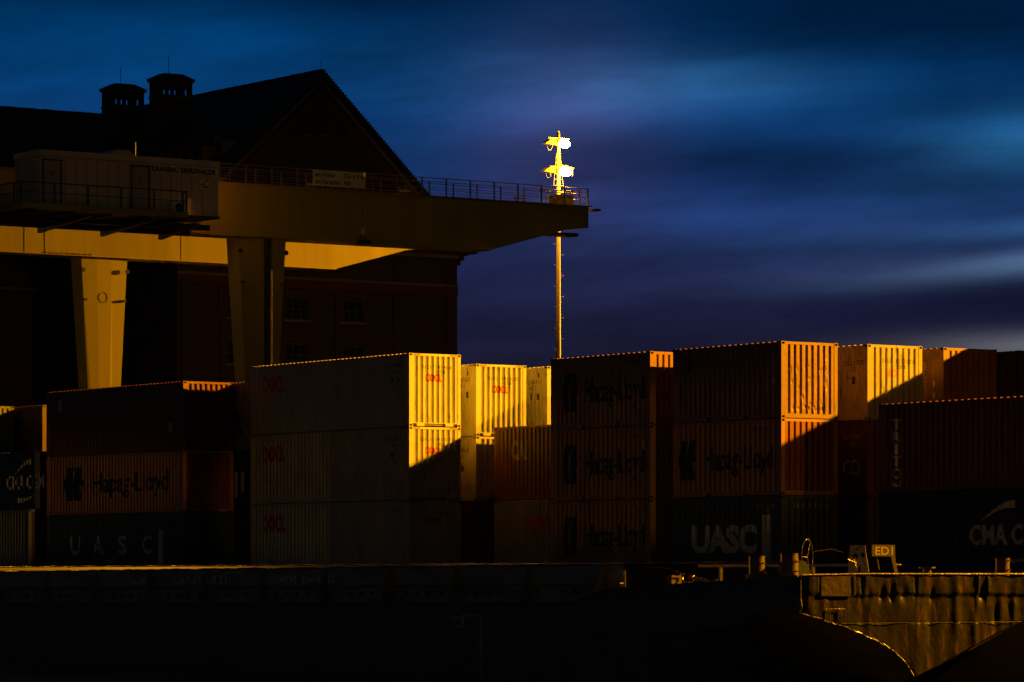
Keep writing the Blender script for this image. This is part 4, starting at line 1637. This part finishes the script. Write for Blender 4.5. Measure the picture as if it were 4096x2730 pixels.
vs, fs = [], []
rows = 7
for s in cs:
    for j in range(rows):
        f = j / (rows - 1)
        zb = topz(s)
        z = zb + (coam_z(s) - zb) * f
        bulge = .03 * math.sin(f * math.pi * 2) * (1 if (int((s + 200) / 3.87)) % 2 else -.6)
        vs.append((s - S_B, tc0 + bulge + wob(s, j), z + BZ))
for i in range(len(cs) - 1):
    for j in range(rows - 1):
        a = i * rows + j
        fs.append((a, a + rows, a + rows + 1, a + 1))
cm.add(vs, fs, coamm)
k = -8
s = -97.85 + 3.87 * 1
while s > -149:                                                   # stiffening brackets
    zb, zt = topz(s) + BZ, coam_z(s) + BZ
    cm.prism_x([(tc0 + .02, zt - .03), (tc0 - .12, zt - .06), (tc0 - .42, zb + .01), (tc0 + .02, zb + .01)], s - S_B, s - S_B + .05, coamm)
    s -= 3.87
cm.prism_y([(-150 - S_B, -.37 + BZ), (-93 - S_B, -.12 + BZ), (-93 - S_B, -.08 + BZ), (-150 - S_B, -.33 + BZ)], tc0 - .13, tc0 + .01, coamm)
s = -149.6
while s < -95:                                                    # row of small square scuppers
    if rnd.random() < .86:
        z = topz(s) + .26
        cm.box(s - S_B, s - S_B + .16, tc0 - .045, tc0 - .035, z + BZ, z + .09 + BZ, black)
    s += .66
cm.build('hold_coaming', barge, smooth=False)
for tside, dz, nm in ((tc0, 0, 'a'), (BW - tc0, .10, 'b')):       # worn rail bars on top of the coamings
    cm = MB()
    vs, fs = [], []
    cs2 = [-150 + .2 * k for k in range(286)]
    n = 8
    for s in cs2:
        zc_ = coam_z(s) * (1 if dz == 0 else 0) + (.53 if dz else 0) + .008 * math.sin(s * 2.3) + .006 * math.sin(s * 7.1 + dz) + rnd.uniform(-.006, .006)
        for k in range(n):
            a = 2 * math.pi * k / n
            vs.append((s - S_B, tside + .05 * math.cos(a) + wob(s, 6), zc_ + .028 * math.sin(a) + BZ))
    for i in range(len(cs2) - 1):
        for k in range(n):
            a = i * n + k
            c = i * n + (k + 1) % n
            fs.append((a, c, c + n, a + n))
    cm.add(vs, fs, gunm)
    if dz:
        cm.box(-150 - S_B, -93 - S_B, BW - tc0 - .02, BW - tc0 + .02, -.6 + BZ, .50 + BZ, deckm)
    cm.build('coaming_rail', barge, smooth=True)
cm = MB()
cm.box(-150 - S_B, -93.05 - S_B, tc0 + .09, tc0 + .12, -1.4 + BZ, .27 + BZ, deckm)  # dark sheet added inside the coaming to stop bounce light onto the containers
cm.build('bounce_shield', barge)
# lettering on the coaming
lt = MB()


def coam_text(s_, u, h, wd):
    vs, fs = text_shape(s_, h, wd, bold=.012)
    lt.add([(u + x - S_B, tc0 - .062, -.135 + y + (u + x + 115) * .004 + BZ) for x, y in vs], fs, mat('barge_lettering', (.9, .86, .82), .6, var=.1))


coam_text('To.786', -122.6, .27, 1.55)
coam_text('L:67,65', -120.1 + .75, .27, 1.95)
coam_text('B:8,21', -117.25, .27, 1.5)
coam_text('05604830', -113.0 - .85 + .45, .27, 2.2)
coam_text('Berlin D', -110.8, .27, 2.0)
lt.build('lettering', barge)

# bow plate, buckled between its frames
bw = MB()
rnd = random.Random(21)
folds = []
for k in range(26):
    folds.append((rnd.uniform(.4, 8.1), rnd.uniform(.04, .16), rnd.uniform(-.07, .07), rnd.uniform(-1.6, .1), rnd.uniform(.25, .9)))
kn = [(.55, .2), (1.05, .12), (1.55, .07), (2.45, .11), (2.95, .1), (3.7, .13), (4.3, .09), (5.15, .16), (5.9, .11), (6.6, .17), (7.25, .1), (7.8, .15), (3.3, .06), (4.75, .07), (2.0, .06)]
knd = [rnd.choice((.0, .015, .04, .06, .09)) * rnd.uniform(.6, 1.1) for _ in kn]


def left_b(z):
    if z >= -.93:
        return 0.0 if z > -.9 else .12 * (-.9 - z) / .03
    for (a, za), (c, zc_) in zip(curve[:-1], curve[1:]):
        if zc_ <= z <= za:
            return a + (c - a) * (z - za) / (zc_ - za)
    return 4.1


def right_b(z):
    if z >= -1.10:
        return BW
    return 4.1 + (BW - 4.1) * (z + 2.72) / (2.72 - 1.10)


def disp(y, z):
    d = .0
    # upper strake stands proud of the lower plating, its lower lip battered
    lip = -.42 + .02 * math.sin(y * 2.2) + .025 * sn.noise(Vector((y * 2.4, 0, 5)))
    d += .055 / (1 + math.exp(-(z - lip) / .018))
    for (y0, w0), dd in zip(kn, knd):
        d -= dd * math.exp(-((y - y0) / w0) ** 2) * math.exp(-((z - lip - .05) / .20) ** 2)
    for y0, w0, dp, z0, h0_ in folds:
        d += dp * .8 * math.exp(-((y - y0) / w0) ** 2 - ((z - z0) / h0_) ** 2)
    d += .05 * sn.noise(Vector((y * 1.5, z * .35, 3.0))) + .022 * sn.noise(Vector((y * 3.3, z * 1.2, 9.0))) + .003 * sn.noise(Vector((y * 9, z * 6, 1.0)))
    d -= .012 * math.exp(-((z + 1.2) / .015) ** 2)
    # rolled corner at the port edge
    if y < .35:
        d -= .10 * ((.35 - y) / .35) ** 2
    return d


NY, NZ = 230, 110
vs, fs = [], []
for j in range(NZ + 1):
    z = .12 - (2.84) * j / NZ
    a, c = left_b(z), right_b(z)
    zt = 0
    for i in range(NY + 1):
        f = i / NY
        y = a + (c - a) * f
        vs.append((disp(y, z) * (min(1, (y - a) / .1 + .0) if z < -.9 else 1), y, z + (0.045 * y if 0 else 0) + BZ))
for j in range(NZ):
    for i in range(NY):
        a = j * (NY + 1) + i
        fs.append((a, a + 1, a + NY + 2, a + NY + 1))
bw.add(vs, fs, bowm)
bp = bw.build('bow_plate', barge, smooth=True)
tr = MB()                                                         # weld beads, doubler plates, top edge bar, mooring eye frame
tr.path([(.10, 0, .135 + BZ), (.085, 1.3, .15 + BZ), (.085, 2.0, .165 + BZ), (.08, BW, .165 + BZ)], .028, n=6, m=gunm)
tr.path([(.02, 1.22, -1.195 + BZ), (.02, 8.2, -1.195 + BZ)], .012, n=6, m=bowm)
tr.path([(.075, 1.02, -1.17 + BZ), (.075, 1.02, -.80 + BZ), (.075, 1.56, -.80 + BZ), (.075, 1.56, -1.17 + BZ)], .013, n=6, m=gunm)
tr.path([(.10, 1.88, .13 + BZ), (.10, 1.90, -.42 + BZ)], .014, n=6, m=gunm)
tr.path([(.0, .05, .12 + BZ), (.0, .05, -.5 + BZ), (.02, .08, -.72 + BZ), (.0, .02, -.92 + BZ)], .022, n=6, m=gunm)
rnd = random.Random(8)
pc = []
for (a, za), (c, zc2) in zip(curve[:-1], curve[1:]):
    for k in range(9):
        f = k / 9
        pc.append((.02 + rnd.uniform(-.02, .02), a + (c - a) * f, za + (zc2 - za) * f + .03 * math.sin(f * 3.14159) - .01 + rnd.uniform(-.02, .02) + BZ))
for p0, p1 in zip(pc[:-1], pc[1:]):
    tr.tube(p0, p1, rnd.uniform(.006, .022), rnd.uniform(.006, .022), n=6, m=bowm if rnd.random() < .6 else bollm)
tr.build('weld_seam', barge)
tr = MB()
tr.box(.05, .078, .72, 1.90, -.45 + BZ, .11 + BZ, mat('rusty_plate', (.045, .026, .016), .4, rust=.4, bump=.02, bscale=5))
tr.build('doubler_plate', barge)

# bollards, as pairs bolted to the deck
for s, t, zb, hgt, r_ in ((-86.7, .62, .02, .62, .22), (-85.25, .62, .05, .66, .24), (-84.75, 8.0, .1, .50, .2)):
    m = MB()
    x, y = s - S_B, t
    zb_ = topz(s) - .05 + BZ
    m.tube((x, y, zb_), (x, y, zb + hgt + BZ), r_, n=28, m=bollm)
    m.tube((x, y, zb + hgt + BZ), (x, y, zb + hgt + .02 + BZ), r_ + .012, n=28, m=bollm)
    for dz in (.44, .18):
        m.tube((x - r_ - .07, y - .08, zb + dz + BZ), (x + r_ + .07, y + .05, zb + dz + BZ), .022, n=8, m=steel)
        m.tube((x - .05, y - .0, zb + dz + BZ), (x + .05, y + r_ + .09, zb + dz + BZ), .022, n=8, m=steel)
    m.tube((x, y, zb_), (x, y, zb_ + .03), r_ + .12, n=24, m=steel)
    m.build('bollard', barge, smooth=False)
m = MB()                                                          # small mushroom bollard
x, y = -84.6 - S_B, 5.05
m.tube((x, y, .05 + BZ), (x, y, .32 + BZ), .12, n=16, m=bollm)
m.tube((x, y, .32 + BZ), (x, y, .36 + BZ), .23, n=20, m=bollm)
m.build('capstan', barge)
# hand wheel of the anchor windlass
m = MB()
x, y, zc_ = -85.0 - S_B, 1.05, .62
ax = Vector((-.10, .26, 0)).normalized()
n = 32
rr_ = .50
for k in range(n):
    a0, a1 = 2 * math.pi * k / n, 2 * math.pi * (k + 1) / n
    c0 = Vector((x, y, zc_ + BZ))
    m.tube(c0 + ax * rr_ * math.cos(a0) * .62 + Vector((0, 0, rr_ * math.sin(a0))), c0 + ax * rr_ * math.cos(a1) * .62 + Vector((0, 0, rr_ * math.sin(a1))), .011, n=8, m=gunm)
for a0 in (1.0, 3.1, 5.2):
    c0 = Vector((x, y, zc_ + BZ))
    m.tube(c0, c0 + ax * rr_ * .62 * math.cos(a0) + Vector((0, 0, rr_ * math.sin(a0))), .009, n=6, m=gunm)
m.tube((x, y, zc_ + BZ), (x - .3, y - .12, zc_ + BZ), .03, n=8, m=steel)
m.tube((x - .3, y - .12, zc_ + BZ), (x - .3, y - .12, .0 + BZ), .05, n=8, m=steel)
m.build('hand_wheel', barge)
# spar on trestles across the bow
m = MB()
x0_, x1_ = -93.0 - S_B, -85.9 - S_B
yS = 3.35
m.box(x0_, x1_, yS, yS + .10, .37 + BZ, .455 + BZ, galv)
m.box(x1_ + .002, x1_ + .02, yS - .02, yS + .12, .36 + BZ, .465 + BZ, galv)
m.build('spar', barge)
m = MB()
for xx in (-88.6 - S_B + .9, -92.0 - S_B):
    m.box(xx, xx + .08, yS, yS + .10, -.25 + BZ, .368 + BZ, gunm)
m.build('trestle', barge)
# name board on its stand
m = MB()
xN = -85.5 - S_B
yN = 3.28
E1 = .7071


def plate_pt(a, z, off=0.0):
    return (xN - .25 + a * E1 + off * E1, yN - .10 + a * E1 - off * E1, z + BZ)


pp = [(-.06, .13), (.56, .13), (.43, .97), (.01, .97)]
m.add([plate_pt(a, z) for a, z in pp] + [plate_pt(a, z, -.03) for a, z in pp], [(0, 1, 2, 3), (4, 5, 6, 7), (0, 1, 5, 4), (1, 2, 6, 5), (2, 3, 7, 6), (3, 0, 4, 7)], signw)
for cy, cz, r_ in ((.17, .66, .085), (.37, .70, .065), (.28, .33, .05), (.27, .20, .07), (.27, .92, .02), (.20, .86, .03), (.10, .47, .03), (.34, .5, .02)):
    m.add([plate_pt(cy + r_ * a, cz + r_ * 1.25 * c, .004) for a, c in ((-1, 0), (0, -1.2), (1, 0), (0, 1))], [(0, 1, 2, 3)], ink_dark)
m.build('marker_plate', barge)
m = MB()
yb = yN + .47
m.box(xN + .02, xN + .05, yb, yb + .84, .66 + BZ, .985 + BZ, boardm)
vs, fs = text_shape('ED1', .235, .64, bold=.008)
m.add([(xN + .054, yb + .12 + x, .705 + y + BZ) for x, y in vs], fs, ink_yellow)
m.build('name_board', barge)
m = MB()
pts = [(.70, .66), (.74, .50), (.80, .30), (.84, .13)]
for (a, za), (c, zc2) in zip(pts[:-1], pts[1:]):
    m.add([(xN + .05, yb + a, za + BZ), (xN + .05, yb + a + .15 - .02 * (za < .6), za + BZ), (xN + .05, yb + c + .12, zc2 + BZ), (xN + .05, yb + c, zc2 + BZ),
           (xN, yb + a, za + BZ), (xN, yb + a + .15 - .02 * (za < .6), za + BZ), (xN, yb + c + .12, zc2 + BZ), (xN, yb + c, zc2 + BZ)],
          [(0, 1, 2, 3), (4, 5, 6, 7), (0, 3, 7, 4), (1, 2, 6, 5)], boardm)
m.tube((xN, yb + .84, .42 + BZ), (xN, yb + 1.10, .42 + BZ), .035, n=10, m=gunm)
m.tube((xN + .05, yb + .18, .58 + BZ), (xN + .05, yb + .26, .27 + BZ), .014, n=6, m=gunm)
m.build('bracket', barge)
m = MB()                                                          # boat hook lying up against the plate
m.tube((xN - .4, yN - 1.28, .79 + BZ), (xN - .3, yN - .68, .86 + BZ), .017, n=6, m=gunm)
m.tube((xN - .3, yN - .68, .86 + BZ), (xN - .1, yN + .1, .63 + BZ), .012, n=6, m=gunm)
m.build('lever', barge)
m = MB()
m.tube((xN, yN - .38, .58 + BZ), (xN, yN - .08, .47 + BZ), .013, n=6, m=gunm)
m.tube((xN, yN - .16, .56 + BZ), (xN, yN - .04, .30 + BZ), .012, n=6, m=gunm)
m.tube((xN, yN - .12, .63 + BZ), (xN, yN - .06, .46 + BZ), .010, n=6, m=gunm)
m.build('linkage', barge)
m = MB()                                                          # fairlead box and cleats by the chain
m.box(-90.75 - S_B, -90.5 - S_B, .5, .86, -.24 + BZ, .13 + BZ, bollm)
m.build('fairlead', barge)
for s in (-89.9, -88.6):
    m = MB()
    m.tube((s - S_B, .62, topz(s) + BZ - .05), (s - S_B, .62, topz(s) + .08 + BZ), .035, n=8, m=gunm)
    m.tube((s - S_B - .09, .62, topz(s) + .08 + BZ), (s - S_B + .09, .62, topz(s) + .08 + BZ), .025, n=8, m=gunm)
    m.build('cleat', barge)

# loose gear on the barge
m = MB()
m.path([(-.9, -.2, .42), (-.1, 0, .36), (.45, .05, .20)], .018, n=6, m=ropem)
c0 = Vector((.72, .05, .08))
n = 14
for k in range(11):
    a0, a1 = 2.3 + 4.4 * k / 11, 2.3 + 4.4 * (k + 1) / 11
    m.tube(c0 + Vector((.27 * math.cos(a0), .05, .17 * math.sin(a0))), c0 + Vector((.27 * math.cos(a1), .05, .17 * math.sin(a1))), .022, n=6, m=gunm)
rnd = random.Random(4)
x, z = .95, .10
for k in range(11):                                               # chain links
    an = rnd.uniform(0, 3.1)
    for j in range(8):
        a0, a1 = 2 * math.pi * j / 8, 2 * math.pi * (j + 1) / 8
        p0 = Vector((x + .09 * math.cos(a0), .05 * math.sin(a0) * math.cos(an), z + .045 * math.sin(a0) * math.sin(an + .5)))
        p1 = Vector((x + .09 * math.cos(a1), .05 * math.sin(a1) * math.cos(an), z + .045 * math.sin(a1) * math.sin(an + .5)))
        m.tube(p0, p1, .016, n=5, m=gunm)
    x += .13
    z -= .017
ch = m.build('anchor_chain')
ch.location = P(-90.9, T0 + .75, -.03)
ch.rotation_euler = (0, 0, ROT)
tag(ch, 'tangled chain and shackle lying behind the yellow-lit box on the barge foredeck', 'chain')
m = MB()
m.tube((0, 0, .28), (.62, 0, .28), .27, n=24, m=plastic)
m.tube((.62, 0, .28), (.66, 0, .28), .285, n=24, m=plastic)
m.tube((-.04, 0, .28), (0, 0, .28), .285, n=24, m=plastic)
dr = m.build('plastic_drum')
dr.location = P(-86.3, T0 + 1.35, -.02)
dr.rotation_euler = (0, 0, ROT)
tag(dr, 'blue drum lying on its side between the two tall bollards', 'drum')
m = MB()
for k in range(3):
    n = 16
    for j in range(n):
        a0, a1 = 2 * math.pi * j / n, 2 * math.pi * (j + 1) / n
        r_ = .29
        m.tube((r_ * math.cos(a0), r_ * math.sin(a0), .05 + .055 * k), (r_ * math.cos(a1), r_ * math.sin(a1), .05 + .055 * k), .03, n=6, m=ropem)
m.path([(.25, .0, .14), (.45, -.02, .13), (.62, -.05, .06), (.72, -.08, -.02)], .03, n=6, m=ropem)
rp = m.build('mooring_rope')
rp.location = P(-86.7, T0 + .62, -.03)
rp.rotation_euler = (0, 0, ROT)
tag(rp, 'thick rope coiled round the foot of the left tall bollard', 'rope')
